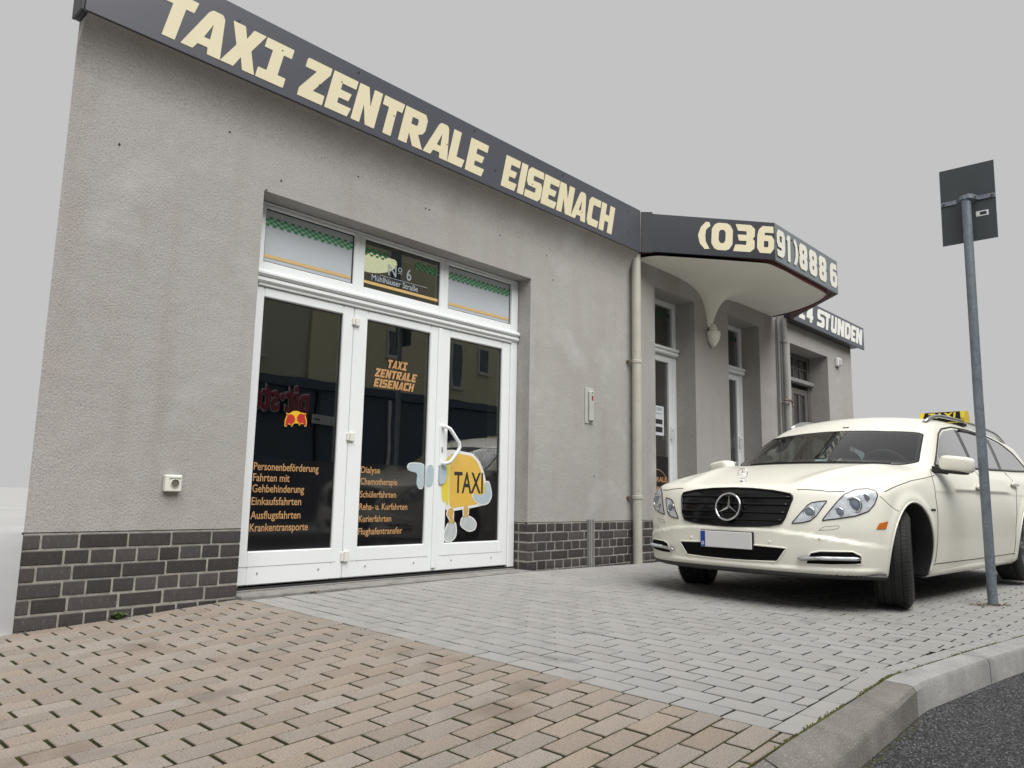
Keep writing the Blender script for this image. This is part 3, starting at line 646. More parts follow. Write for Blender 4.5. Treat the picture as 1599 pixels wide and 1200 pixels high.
def sign_text(parent, body, x, z, width, size, y=GY - 0.0045, m=None, bold=0.0008, name='lettering', shear=0.0):
    me = text_mesh(body, size, 0.0004, 1.0, bold, shear); xsv = [v.co.x for v in me.vertices]; s = width / (max(xsv) - min(xsv))
    me.transform(Matrix.Translation((-min(xsv), 0, 0))); me.transform(Matrix.Diagonal((s, 1, 1, 1)))
    return link(name, set_mat(on_wall(me, x, y, z), m or M_TXT), parent)
for body, z, w in [('Personenbeförderung', 0.797, 0.505), ('Fahrten mit', 0.722, 0.275), ('Gehbehinderung', 0.648, 0.395), ('Einkaufsfahrten', 0.563, 0.378), ('Ausflugsfahrten', 0.470, 0.378), ('Krankentransporte', 0.388, 0.443)]:
    sign_text(leaves[0], body, 0.158, z, w, 0.074)
for body, z, w in [('Dialyse', 0.806, 0.178), ('Chemotherapie', 0.719, 0.352), ('Schülerfahrten', 0.622, 0.345), ('Reha- u. Kurfahrten', 0.529, 0.462), ('Kurierfahrten', 0.439, 0.306), ('Flughafentransfer', 0.345, 0.420)]:
    sign_text(leaves[1], body, 1.034, z, w, 0.070)
# lit oval lamp hanging inside
lampt = thing('ceiling_lamp', 'lit pale yellow oval lamp hanging inside behind the middle transom window', 'lamp', (1.60, 0.9, 2.73))
MB().ell((0, 0, 0), (0.20, 0.20, 0.075), 1.0, 24, 12).build('lamp_shade', mat('lit lamp glass', (0.8, 0.75, 0.55), 0.5, (0.75, 0.7, 0.5), 5, emit=(0.85, 0.78, 0.52, 2.2)), lampt, smooth=True)
MB().tube([(0, 0, 0.07), (0, 0, 0.55)], 0.012, 8).build('lamp_cord', M_PIPEG, lampt)
# ---------------------------------------------------------------- two tall window doors and the service door
M_BROWNF = mat('grey brown door paint', (0.135, 0.125, 0.115), 0.55, (0.10, 0.09, 0.083), 6)
M_PAPER = mat('notice paper', (0.66, 0.68, 0.72), 0.7, (0.62, 0.64, 0.68), 10)
M_BLACKP = mat('black print', (0.02, 0.02, 0.022), 0.5, (0.03, 0.03, 0.03), 20)
WFY = 0.262
def window_door(x0, x1, zt, logo):
    mb = MB(); f = WFY
    mb.bev(x0, x0 + 0.075, f, f + 0.09, 0.0, zt, 0.005); mb.bev(x1 - 0.075, x1, f, f + 0.09, 0.0, zt, 0.005); mb.bev(x0 + 0.075, x1 - 0.075, f, f + 0.09, zt - 0.06, zt, 0.005)
    wd = mb.build('window_door', M_PVC, office)
    r_ = MB(); r_.bev(x0, x1, f - 0.055, f + 0.02, 2.437, 2.478, 0.012); r_.bev(x0, x1, f - 0.042, f + 0.02, 2.385, 2.434, 0.014); r_.build('moulded_rail', M_PVC, wd)
    MB().box(x0 + 0.075, x1 - 0.075, f + 0.035, f + 0.041, 2.478, zt - 0.06).build('transom_pane', M_GLASS, wd)
    MB().box(x0 + 0.08, x1 - 0.08, f + 0.0345, f + 0.0350, 2.86, 2.93).build('check_print', mat('dark green print', (0.01, 0.045, 0.025), 0.4, (0.012, 0.05, 0.028), 30), wd)
    lf = MB(); frame_ring(lf, x0 + 0.077, x1 - 0.077, 0.02, 2.383, 0.085, f + 0.008, f + 0.07, 0.006, 0.2); lf.build('door_sash', M_PVC, wd)
    MB().box(x0 + 0.16, x1 - 0.16, f + 0.035, f + 0.041, 0.22, 2.30).build('glass_pane', M_GLASS, wd)
    MB().box(x0 + 0.162, x1 - 0.162, f + 0.0315, f + 0.0345, 0.222, 1.15).build('black_film', M_FILM, wd)
    hd_ = MB(); hd_.bev(x1 - 0.145, x1 - 0.115, f - 0.01, f + 0.008, 1.36, 1.52, 0.003); hd_.tube([(x1 - 0.13, f - 0.005, 1.48), (x1 - 0.13, f - 0.05, 1.48), (x1 - 0.13, f - 0.05, 1.36)], 0.009, 8); hd_.build('door_handle', M_PVC, wd)
    if logo:
        MB().box(5.12, 5.505, f + 0.028, f + 0.034, 1.398, 1.752).build('notice', M_PAPER, wd)
        k = MB(); k.box(5.20, 5.47, f + 0.0265, f + 0.0278, 1.435, 1.500); k.box(5.20, 5.47, f + 0.0265, f + 0.0278, 1.535, 1.590); k.build('notice_print', M_BLACKP, wd)
        for z in (1.72, 1.70, 1.655): MB().box(5.15, 5.46, f + 0.0268, f + 0.0278, z, z + 0.007).build('notice_print', mat('grey print', (0.25, 0.25, 0.28), 0.7, (0.2, 0.2, 0.22), 200), wd)
        ar = [(5.30 + 0.28 * math.cos(t), f + 0.0295, 0.80 + 0.195 * math.sin(t)) for t in [math.pi * i / 16 for i in range(0, 17)]]
        MB().tube(ar, 0.006, 6).build('logo_arc', M_TXT, wd)
        sign_text(wd, 'ZENTRALE', 5.06, 0.845, 0.50, 0.085, f + 0.030, M_TXT, 0.002); sign_text(wd, 'EISENACH', 5.06, 0.735, 0.48, 0.085, f + 0.030, M_TXT, 0.002)
    return wd
window_door(4.866, 5.761, 3.060, True); window_door(6.632, 7.552, 3.068, False)
# service door with small panes
gx0, gx1, f = 8.60, 10.088, 0.30
mb = MB(); mb.bev(gx0, gx0 + 0.09, f, f + 0.1, 0, 3.0, 0.006); mb.bev(gx1 - 0.09, gx1, f, f + 0.1, 0, 3.0, 0.006); mb.bev(gx0 + .09, gx1 - .09, f, f + .1, 2.94, 3.0, 0.006)
sd = mb.build('service_door', M_BROWNF, office)
MB().bev(gx0, gx1, f - 0.07, f + 0.03, 2.515, 2.585, 0.012).build('moulded_rail', mat('light grey moulding', (0.30, 0.295, 0.28), 0.6, (0.22, 0.215, 0.2), 8), sd)
tb = MB()
for i in range(1, 5): x = gx0 + .09 + (gx1 - gx0 - .18) * i / 5; tb.bev(x - 0.014, x + 0.014, f + 0.02, f + 0.06, 2.585, 2.94, 0.004)
tb.bev(gx0 + .09, gx1 - .09, f + 0.022, f + 0.058, 2.77, 2.80, 0.004); tb.build('glazing_bars', M_BROWNF, sd)
n = 5
for i in range(n):
    for z0, z1 in ((2.585, 2.77), (2.80, 2.94)):
        a = gx0 + .09 + (gx1 - gx0 - .18) * i / n; MB().box(a + 0.014, a + (gx1 - gx0 - .18) / n - 0.014, f + 0.035, f + 0.040, z0, z1).build('pane', M_GLASS, sd)
for k in range(2):
    a = gx0 + .092 + k * 0.655; b = a + 0.651; lf = MB(); frame_ring(lf, a, b, 0.02, 2.45, 0.10, f + 0.015, f + 0.07, 0.006, 0.2)
    for z in (0.85, 1.62): lf.bev(a + .1, b - .1, f + 0.015, f + 0.07, z, z + 0.11, 0.006)
    lf.bev((a + b) / 2 - 0.018, (a + b) / 2 + 0.018, f + 0.02, f + 0.06, 0.96, 2.35, 0.004); lf.build('door_leaf', M_BROWNF, sd)
    for j in range(2):
        for z0, z1 in ((0.96, 1.62), (1.73, 2.35)):
            c0 = a + .1 if j == 0 else (a + b) / 2 + .018; c1 = (a + b) / 2 - .018 if j == 0 else b - .1
            MB().box(c0, c1, f + 0.04, f + 0.045, z0, z1).build('pane', M_GLASS, sd)
    MB().box(a + .1, b - .1, f + 0.035, f + 0.05, 0.2, 0.87).build('door_panel', M_BROWNF, sd)
# ---------------------------------------------------------------- downpipes
def downpipe(x, y, r, z0, z1, collars, m, name='downpipe'):
    d = MB().tube([(x, y, z0), (x, y, z1)], r, 28).build(name, m, office, smooth=60)
    for z in collars:
        c = MB(); c.tube([(x, y, z - 0.02), (x, y, z - 0.015), (x, y, z + 0.015), (x, y, z + 0.02)], [r + 0.002, r + 0.007, r + 0.007, r + 0.002], 28); c.build('pipe_collar', m, d, smooth=40)
        s = MB(); s.bev(x - r - 0.04, x - r, -0.04, 0.002, z - 0.012, z + 0.012, 0.003); s.build('pipe_bracket', M_METAL, d)
    return d
downpipe(4.375, -0.075, 0.050, -0.02, 3.30, (0.66, 2.105), M_PIPE)
downpipe(8.255, -0.065, 0.040, -0.05, 3.30, (2.05, 2.95), M_PIPEG)
downpipe(8.105, -0.035, 0.020, -0.05, 3.30, (), M_PIPEG)
MB().tube([(8.05, -0.12, 2.07), (8.20, -0.17, 2.07), (8.33, -0.12, 2.07), (8.30, -0.14, 2.0)], 0.016, 8).build('pipe_bracket', M_METAL, office)
# ---------------------------------------------------------------- canopy
M_CANW = mat('cream canopy paint', (0.83, 0.81, 0.76), 0.7, (0.76, 0.74, 0.68), 1.4, bump=0.15, bscale=60, bdist=0.004)
M_RED = mat('dark red trim paint', (0.17, 0.028, 0.028), 0.5, (0.12, 0.02, 0.02), 9)
CAN = [(4.47, 0.0), (4.50, -0.22), (4.62, -0.33), (5.50, -1.02), (5.62, -1.07), (7.10, -1.10), (7.30, -1.05), (7.55, -0.86), (7.80, -0.52), (7.93, -0.24), (7.98, 0.0)]
def smooth_poly(p, it=2):
    for _ in range(it):
        q = [p[0]]
        for a, b in zip(p, p[1:]): q += [(a[0] * .75 + b[0] * .25, a[1] * .75 + b[1] * .25), (a[0] * .25 + b[0] * .75, a[1] * .25 + b[1] * .75)]
        p = q + [p[-1]]
    return p
CANS = smooth_poly(CAN)
CX, CY = 6.13, 0.0
def can_z(r): return 3.293 - 0.56 * math.exp(-r / 0.085) - 0.13 * math.exp(-((r / 0.36) ** 1.5))
P = []
radii = [0.035, 0.05, 0.07, 0.095, 0.125, 0.16, 0.2, 0.25, 0.32, 0.41, 0.52, 0.66, 0.82, 1.0]
for (x, y) in CANS:
    d = math.hypot(x - CX, y - CY); rowp = []
    ux, uy = (x - CX) / d, (y - CY) / d
    for k, r in enumerate(radii):
        rr = r if r < 0.34 else 0.32 + (d - 0.32) * (r - 0.32) / 0.68
        rowp.append((CX + ux * rr, CY + uy * rr - 0.001, can_z(rr)))
    P.append(rowp)
canopy = MB().grid(P).build('canopy', M_CANW, office, smooth=True)
e = MB(); n = len(CANS)
tl = lambda x: 3.326 - 0.050 * max(0.0, min(1.0, (x - 5.2) / 1.2))
e.grid([[(x, y, tl(x)), (x + 0.006 * (x - CX), y - 0.012, tl(x) + 0.003), (x + 0.006 * (x - CX), y - 0.012, 3.345), (x, y, 3.348)] for x, y in CANS]); e.build('canopy_trim', M_RED, canopy, smooth=40)
top = MB().add([(x, y, 3.36) for x, y in CANS], [tuple(range(n))]); top.build('canopy_top', M_BACKSIDE, canopy)
cone = MB().lathe([(0.0, 2.545), (0.022, 2.556), (0.05, 2.59), (0.075, 2.64), (0.088, 2.69), (0.086, 2.735), (0.060, 2.752), (0.046, 2.765), (0.052, 2.785), (0.040, 2.80), (0.033, 2.83)], (CX, -0.055, 0), 16)
cone.build('corbel_finial', M_CANW, canopy, smooth=50)
# ================================================================= SIGNS ON THE FASCIA
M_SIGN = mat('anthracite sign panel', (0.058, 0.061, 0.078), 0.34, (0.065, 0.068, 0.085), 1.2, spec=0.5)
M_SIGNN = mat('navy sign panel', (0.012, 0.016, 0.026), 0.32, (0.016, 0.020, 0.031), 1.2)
M_SIGNPALE = mat('pale grey sign panel', (0.165, 0.188, 0.205), 0.5, (0.145, 0.168, 0.186), 2.0)  # canopy front only: a paler grey than the other sign panels
M_SIGNG = mat('grey sign panel', (0.095, 0.105, 0.125), 0.45, (0.085, 0.095, 0.115), 2.0)
M_SIGND = mat('sign end cap', (0.012, 0.014, 0.018), 0.45, (0.018, 0.02, 0.025), 2)
M_LET = mat('cream lettering', (0.68, 0.62, 0.43), 0.45, (0.65, 0.59, 0.40), 2.5)
M_LETP = mat('pale lettering', (0.72, 0.70, 0.62), 0.45, (0.68, 0.66, 0.58), 2.5)
GL = {
 'T': [[(0, 1), (1, 1), (.96, .74), (.70, .74), (.70, 0), (.30, 0), (.30, .74), (0, .74)]],
 'A': [[(0, 0), (.30, 0), (.37, .15), (.63, .15), (.66, 0), (1, 0), (.80, .92), (.72, 1), (.46, 1), (.38, .92)], [(.46, .34), (.62, .34), (.58, .70)]],
 'X': [[(0, 0), (.38, 0), (.5, .27), (.64, 0), (1, 0), (.72, .5), (1, 1), (.62, 1), (.5, .73), (.36, 1), (0, 1), (.28, .5)]],
 'I': [[(0, 0), (1, 0), (1, .24), (.70, .24), (.70, .76), (1, .76), (1, 1), (0, 1), (0, .76), (.30, .76), (.30, .24), (0, .24)]],
 'i': [[(0, 0), (1, 0), (1, 1), (0, 1)]],
 'Z': [[(0, 0), (1, 0), (1, .25), (.52, .25), (1, .82), (1, 1), (.04, 1), (0, .96), (0, .75), (.46, .75), (0, .20)]],
 'E': [[(0, 0), (.92, 0), (1, .24), (.42, .24), (.42, .39), (.82, .39), (.88, .60), (.42, .60), (.42, .77), (1, .77), (1, 1), (0, 1)]],
 'N': [[(0, 0), (.36, 0), (.36, .50), (.60, 0), (1, 0), (1, 1), (.64, 1), (.64, .5), (.40, 1), (0, 1)]],
 'R': [[(0, 0), (.36, 0), (.36, .32), (.60, 0), (1.05, 0), (.74, .36), (.92, .43), (1, .55), (1, .86), (.88, 1), (0, 1)], [(.36, .58), (.60, .58), (.64, .62), (.64, .74), (.60, .78), (.36, .78)]],
 'L': [[(0, 0), (.92, 0), (1, .25), (.48, .25), (.48, 1), (0, 1)]],
 'S': [[(0, 0), (.85, 0), (1, .12), (1, .48), (.88, .61), (.38, .61), (.38, .77), (1, .77), (.96, 1), (.14, 1), (0, .88), (0, .52), (.12, .39), (.62, .39), (.62, .23), (0, .23)]],
 'C': [[(.16, 0), (.95, 0), (1, .25), (.44, .25), (.38, .31), (.38, .69), (.44, .75), (1, .75), (1, 1), (.16, 1), (0, .86), (0, .14)]],
 'H': [[(0, 0), (.36, 0), (.36, .38), (.64, .38), (.64, 0), (1, 0), (1, 1), (.64, 1), (.64, .62), (.36, .62), (.36, 1), (0, 1)]],
 'U': [[(.14, 0), (.86, 0), (1, .14), (1, 1), (.65, 1), (.65, .25), (.35, .25), (.35, 1), (0, 1), (0, .14)]],
 'D': [[(0, 0), (.78, 0), (1, .2), (1, .8), (.78, 1), (0, 1)], [(.36, .25), (.60, .25), (.66, .32), (.66, .68), (.60, .75), (.36, .75)]],
 '0': [[(.30, 0), (.70, 0), (.86, .06), (1, .24), (1, .76), (.86, .94), (.70, 1), (.30, 1), (.14, .94), (0, .76), (0, .24), (.14, .06)], [(.42, .26), (.58, .26), (.66, .36), (.66, .66), (.58, .75), (.42, .75), (.34, .66), (.34, .36)]],
 '3': [[(0, 0), (.80, 0), (1, .14), (1, .42), (.90, .5), (1, .58), (1, .86), (.80, 1), (.08, 1), (.20, .76), (.60, .76), (.62, .62), (.18, .62), (.26, .40), (.62, .40), (.60, .25), (.10, .25)]],
 '6': [[(.18, 0), (.80, 0), (1, .18), (1, .50), (.84, .66), (.42, .66), (.44, .76), (.95, .76), (.92, 1), (.30, 1), (.08, .86), (0, .66), (0, .18)], [(.40, .22), (.64, .22), (.66, .26), (.66, .42), (.64, .45), (.40, .45)]],
 '8': [[(.18, 0), (.82, 0), (1, .14), (1, .42), (.90, .5), (1, .58), (1, .86), (.82, 1), (.18, 1), (0, .86), (0, .58), (.10, .5), (0, .42), (0, .14)], [(.40, .23), (.60, .23), (.60, .38), (.40, .38)], [(.40, .62), (.60, .62), (.60, .77), (.40, .77)]],
 '1': [[(.30, 0), (1, 0), (1, 1), (.40, 1), (0, .80), (.30, .76)]],
 '(': [[(.60, 0), (1, .02), (.66, .28), (.60, .5), (.66, .72), (1, .86), (.90, 1), (.60, 1), (.22, .80), (0, .5), (.18, .2)]],
 '2': [[(0, 0), (1, 0), (1, .25), (.55, .25), (1, .55), (1, .86), (.84, 1), (.06, 1), (0, .77), (.6, .77), (.6, .62), (0, .22)]],
 '4': [[(.50, 0), (.86, 0), (.86, .2), (1, .2), (1, .42), (.86, .42), (.86, 1), (.46, 1), (0, .42), (0, .2), (.50, .2)]],
}
GL['9'] = [[(1 - x, 1 - y) for x, y in lp] for lp in GL['6']]
GL[')'] = [[(1 - x, y) for x, y in lp] for lp in GL['(']]
def round_loop(lp, r=0.014):
    out = []
    n = len(lp)
    for i in range(n):
        p, a, b = lp[i], lp[i - 1], lp[(i + 1) % n]
        for q in (a, b):
            d = math.hypot(q[0] - p[0], q[1] - p[1]); k = min(r, d * .35) / max(d, 1e-6); out.append((p[0] + (q[0] - p[0]) * k, p[1] + (q[1] - p[1]) * k))
    return out
def letter(parent, ch, x0, x1, z0, h, shear, m, y=None, org=None, dirx=(1, 0, 0), name='letter', thick=0.0015):
    w = x1 - x0
    loops = [[(px * w + shear * py * h, py * h) for px, py in round_loop(lp)] for lp in GL[ch]]
    me = set_mat(poly_mesh(loops, thick), m)
    if org is None: on_wall(me, x0, y, z0)
    else:
        d = Vector(dirx).normalized(); on_wall(me, org[0] + d.x * x0, org[1] + d.y * x0, z0, dirx)
    return link(name, me, parent)
ms = thing('fascia_sign', 'long anthracite fascia sign reading TAXI ZENTRALE EISENACH in cream letters', 'sign', (0, 0, 0))
mb = MB(); mb.bev(-1.225, 4.345, -0.157, -0.130, 3.302, 3.782, 0.004); mb.build('sign_panel', M_SIGN, ms)
MB().bev(-1.245, -1.2265, -0.152, -0.002, 3.302, 3.784, 0.003).build('end_cap', M_SIGND, ms)
MB().bev(-1.224, 4.34, -0.1295, -0.003, 3.303, 3.778, 0.002).build('sign_backing', M_SIGND, ms)
SY = -0.1578
for ch, a, b in [('T', -0.868, -0.672), ('A', -0.696, -0.445), ('X', -0.445, -0.211), ('I', -0.204, -0.002), ('Z', 0.107, 0.305), ('E', 0.324, 0.531), ('N', 0.548, 0.757), ('T', 0.778, 0.972), ('R', 0.985, 1.217),
                 ('A', 1.235, 1.496), ('L', 1.497, 1.672), ('E', 1.695, 1.905), ('E', 2.132, 2.320), ('i', 2.341, 2.422), ('S', 2.438, 2.655), ('E', 2.666, 2.883), ('N', 2.893, 3.115), ('A', 3.113, 3.345), ('C', 3.362, 3.551), ('H', 3.568, 3.795)]:
    letter(ms, ch, a, b, 3.356, 0.308, 0.23, M_LET, SY)
for x, z in [(-0.34, 3.68), (-0.02, 3.62), (0.46, 3.60), (0.28, 3.50), (0.94, 3.53), (1.49, 3.5), (2.06, 3.47), (2.55, 3.50), (3.3, 3.45), (4.10, 3.47), (4.10, 3.70), (3.0, 3.74), (1.8, 3.74), (0.6, 3.74)]:
    MB().lathe([(0, -0.005), (0.010, -0.004), (0.012, 0.001)], (x, -0.155, z), 8, 'y').build('bolt', M_SIGND, ms)
# wraparound sign of the canopy
cs = thing('canopy_sign', 'dark canopy sign with the phone number (03691)888 6 wrapped round its corner', 'sign', (0, 0, 0))
# 
A0, A1, A2, A3, A4 = (4.352, -0.16), (4.44, -0.25), (5.552, -1.140), (7.425, -1.150), (8.36, -0.16)
def panel(p, q, z0, z1, t, m, name, parent):
    d = Vector((q[0] - p[0], q[1] - p[1], 0)).normalized(); n = Vector((d.y, -d.x, 0)); mb = MB()
    a, b = Vector((p[0], p[1], 0)), Vector((q[0], q[1], 0)); vs = []
    for z in (z0, z1): vs += [a + Vector((0, 0, z)), b + Vector((0, 0, z)), b - n * t + Vector((0, 0, z)), a - n * t + Vector((0, 0, z))]
    mb.add(vs, [(0, 3, 2, 1), (4, 5, 6, 7), (0, 1, 5, 4), (1, 2, 6, 5), (2, 3, 7, 6), (3, 0, 4, 7)]); return mb.build(name, m, parent)
CZ0, CZ1 = 3.318, 3.748
panel(A0, A1, CZ0 - 0.01, CZ1 + 0.02, 0.03, M_SIGND, 'end_cap', cs)
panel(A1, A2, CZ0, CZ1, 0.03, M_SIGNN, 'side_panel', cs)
panel((A2[0] + .003, A2[1] - .001), A3, CZ0, CZ1, 0.03, M_SIGNPALE, 'front_panel', cs)
M_WOOD = mat('weathered red brown board', (0.13, 0.075, 0.062), 0.7, (0.085, 0.05, 0.042), 12)
panel((7.40, -1.128), A4, CZ0 - 0.01, CZ1 - 0.1, 0.04, M_WOOD, 'backing_board', cs)
panel((A3[0] + .004, A3[1] + .004), (A4[0] + .004, A4[1] - .006), CZ0 - 0.004, CZ1, 0.012, M_SIGN, 'far_side_panel', cs)
SD = (A2[0] - A1[0], A2[1] - A1[1], 0); sn = Vector(SD).normalized(); off = Vector((sn.y, -sn.x, 0)) * 0.0015
for ch, a, b in [('(', 0.510, 0.650), ('0', 0.668, 0.915), ('3', 0.925, 1.175), ('6', 1.205, 1.408)]:
    letter(cs, ch, a, b, 3.385, 0.315, 0.06, M_LET, org=(A1[0] + off.x, A1[1] + off.y), dirx=SD)
for ch, a, b in [('9', 5.572, 5.79), ('1', 5.83, 5.935), (')', 6.035, 6.165), ('8', 6.195, 6.43), ('8', 6.49, 6.73), ('8', 6.795, 7.035), ('6', 7.155, 7.395)]:
    letter(cs, ch, a, b, 3.375, 0.315, 0.03, M_LETP, -1.1525)
for x, z in [(6.0, 3.66), (6.18, 3.62), (6.62, 3.62), (7.1, 3.55), (7.36, 3.68)]:
    MB().lathe([(0, -0.005), (0.010, -0.004), (0.012, 0.001)], (x, -1.147, z), 8, 'y').build('bolt', M_SIGND, cs)
s3 = thing('opening_hours_sign', 'grey sign reading 24 STUNDEN in white letters at the far end', 'sign', (0, 0, 0))
MB().bev(8.40, 11.428, -0.158, -0.132, 3.305, 3.698, 0.004).build('sign_panel', M_SIGNG, s3)
MB().bev(8.42, XR, -0.1315, -0.003, 3.306, 3.69, 0.002).build('sign_backing', M_SIGND, s3)
M_LETW = mat('white sign lettering', (0.80, 0.80, 0.76), 0.45, (0.74, 0.74, 0.70), 2.5)
for ch, a, b in [('2', 8.58, 8.80), ('4', 8.86, 9.11), ('S', 9.27, 9.57), ('T', 9.56, 9.80), ('U', 9.85, 10.09), ('N', 10.13, 10.43), ('D', 10.46, 10.73), ('E', 10.76, 10.98), ('N', 11.00, 11.29)]:
    letter(s3, ch, a, b, 3.368, 0.285, 0.22, M_LETW, -0.161)
# ---------------------------------------------------------------- print on the doors
for body, z, x, w in [('TAXI', 1.640, 1.235, 0.20), ('ZENTRALE', 1.556, 1.118, 0.42), ('EISENACH', 1.476, 1.112, 0.40)]:
    ks = [('I' if body == 'TAXI' else 'i') if c == 'I' else c for c in body]; adv = [0.45 if k == 'i' else 1.0 for k in ks]; cw = w / sum(adv)
    for i, k in enumerate(ks):
        x1_ = x + cw * sum(adv[:i]); wd_ = cw * (adv[i] - 0.09)
        letter(leaves[1], k, x1_, x1_ + wd_, z, 0.068, 0.23, M_LET if False else M_TXT, GY - 0.0045, name='lettering', thick=0.0004)
M_YEL = mat('yellow sticker', (0.72, 0.47, 0.085), 0.35, (0.66, 0.42, 0.07), 3, coat=0.3)
M_YEL2 = mat('bright yellow sticker', (0.74, 0.62, 0.07), 0.35, (0.70, 0.58, 0.06), 3, coat=0.3)
M_HAND = mat('pale blue sticker', (0.44, 0.53, 0.57), 0.35, (0.38, 0.47, 0.52), 14, coat=0.3)
M_WHITE = mat('white sticker edge', (0.74, 0.75, 0.74), 0.4, (0.70, 0.71, 0.70), 5, coat=0.3)
M_SHOE = mat('grey white sticker', (0.52, 0.55, 0.55), 0.35, (0.42, 0.45, 0.46), 12, coat=0.3)
M_LEG = mat('ochre sticker', (0.60, 0.40, 0.14), 0.35, (0.52, 0.33, 0.10), 12, coat=0.3)
def sticker(parent, polys, m, y, name, grow=0.0, rd=0.02):
    loops = []
    for p in polys:
        cx = sum(q[0] for q in p) / len(p); cz = sum(q[1] for q in p) / len(p)
        q = smooth_closed(p, 2, 0.12 if len(p) > 9 and p is not S_FING else 0.2)
        if grow: q = [(x + grow * (x - cx) / math.hypot(x - cx, z - cz), z + grow * (z - cz) / math.hypot(x - cx, z - cz)) for x, z in q]
        loops.append(q)
    return link(name, set_mat(on_wall(poly_mesh(loops, 0.0003), 0, y, 0), m), parent)
def smooth_closed(p, it=2, k=0.2):
    for _ in range(it):
        q = []
        for i in range(len(p)):
            a, b = p[i], p[(i + 1) % len(p)]; q += [(a[0] * (1 - k) + b[0] * k, a[1] * (1 - k) + b[1] * k), (a[0] * k + b[0] * (1 - k), a[1] * k + b[1] * (1 - k))]
        p = q
    return p
S_BODY = [(1.905, 1.018), (1.996, 1.020), (2.199, 1.002), (2.280, 0.944), (2.335, 0.856), (2.370, 0.760), (2.405, 0.582), (2.215, 0.555), (1.986, 0.528), (1.938, 0.523), (1.830, 0.600), (1.822, 0.782), (1.881, 0.955)]
S_FRONT = [(1.945, 0.990), (1.996, 1.006), (2.195, 0.990), (2.268, 0.935), (2.322, 0.850), (2.357, 0.757), (2.392, 0.592), (2.215, 0.568), (1.948, 0.540), (1.940, 0.760)]
S_SIDE = [(1.835, 0.775), (1.890, 0.950), (1.938, 0.990), (1.934, 0.760), (1.940, 0.545), (1.838, 0.612)]
S_RH = [(2.211, 0.673), (2.316, 0.648), (2.368, 0.678), (2.359, 0.768), (2.414, 0.772), (2.451, 0.649), (2.403, 0.582), (2.319, 0.574), (2.234, 0.61)]
S_FING = [(1.481, 0.868), (1.506, 0.899), (1.652, 0.899), (1.655, 0.833), (1.652, 0.702), (1.604, 0.701), (1.579, 0.748), (1.589, 0.824), (1.5, 0.835)]
S_PALM = [(1.666, 0.889), (1.740, 0.895), (1.738, 0.73), (1.700, 0.712), (1.666, 0.709)]
S_PALM2 = [(1.793, 0.905), (1.876, 0.90), (1.880, 0.78), (1.850, 0.74), (1.793, 0.735)]
S_LEG1 = [(1.947, 0.545), (2.000, 0.540), (1.989, 0.459), (2.01, 0.423), (1.942, 0.41), (1.96, 0.452), (1.92, 0.488)]
S_SH1 = [(1.938, 0.41), (2.019, 0.423), (2.032, 0.359), (2.024, 0.303), (1.967, 0.268), (1.909, 0.278), (1.898, 0.327), (1.924, 0.382)]
S_LEG2 = [(2.11, 0.56), (2.175, 0.560), (2.161, 0.465), (2.117, 0.455)]
S_SH2 = [(2.097, 0.458), (2.161, 0.472), (2.229, 0.449), (2.266, 0.413), (2.253, 0.362), (2.182, 0.349), (2.084, 0.394)]
y0 = GY - 0.0045
for p in (S_LEG1, S_SH1, S_LEG2, S_SH2): sticker(leaves[2], [p], M_WHITE, y0, 'sticker_edge', 0.012)
sticker(leaves[2], [S_BODY], M_WHITE, y0 - 0.0004, 'sticker_edge', 0.012)
for p in (S_LEG1, S_LEG2): sticker(leaves[2], [p], M_LEG, y0 - 0.0009, 'sticker')
for p in (S_SH1, S_SH2): sticker(leaves[2], [p], M_SHOE, y0 - 0.0014, 'sticker')
def clip_x(p, xm): return [(max(x, xm), z) for x, z in p]
sticker(leaves[2], [clip_x(S_FRONT, 1.892)], M_YEL, y0 - 0.0014, 'sticker'); sticker(leaves[2], [clip_x(S_SIDE, 1.893)], M_YEL2, y0 - 0.0022, 'sticker')
sticker(leaves[2], [[(1.833, 0.775), (1.884, 0.945), (1.884, 0.575), (1.836, 0.612)]], M_YEL2, FY - 0.006, 'sticker')
sticker(leaves[2], [S_RH], M_WHITE, y0 - 0.0026, 'sticker_edge', 0.010); sticker(leaves[2], [S_RH], M_HAND, y0 - 0.0032, 'sticker')
sticker(leaves[1], [S_FING], M_WHITE, y0, 'sticker_edge', 0.008); sticker(leaves[1], [S_FING], M_HAND, y0 - 0.0006, 'sticker')
sticker(leaves[1], [S_PALM], M_HAND, FY - 0.006, 'sticker'); sticker(leaves[2], [S_PALM2], M_HAND, FY - 0.0165, 'sticker')
sign_text(leaves[2], 'TAXI', 1.992, 0.672, 0.345, 0.252, y0 - 0.0024, M_BLACKP, 0.004)
# drink sticker: two red bulls before a yellow sun
M_SUNY = mat('sun yellow print', (0.75, 0.48, 0.03), 0.35, (0.70, 0.44, 0.03), 6); M_BULL = mat('red print', (0.48, 0.035, 0.03), 0.35, (0.42, 0.03, 0.025), 9)
sun_c = [(0.455 + 0.058 * math.cos(t), 1.178 + 0.045 * math.sin(t)) for t in [6.283 * i / 20 for i in range(20)]]
sticker(leaves[0], [sun_c], M_SUNY, y0, 'drink_logo')
BUL = [(0.372, 1.112), (0.376, 1.150), (0.386, 1.178), (0.378, 1.196), (0.396, 1.190), (0.415, 1.196), (0.436, 1.188), (0.449, 1.165), (0.444, 1.140), (0.430, 1.132), (0.422, 1.112), (0.414, 1.128), (0.396, 1.130), (0.388, 1.112)]
for p in (BUL, [(0.910 - x, z + 0.012) for x, z in BUL]):
    sticker(leaves[0], [p], M_SUNY, y0 - 0.0005, 'drink_logo', 0.008); link('drink_logo', set_mat(on_wall(poly_mesh([p], 0.0003), 0, y0 - 0.0011, 0), M_BULL), leaves[0])
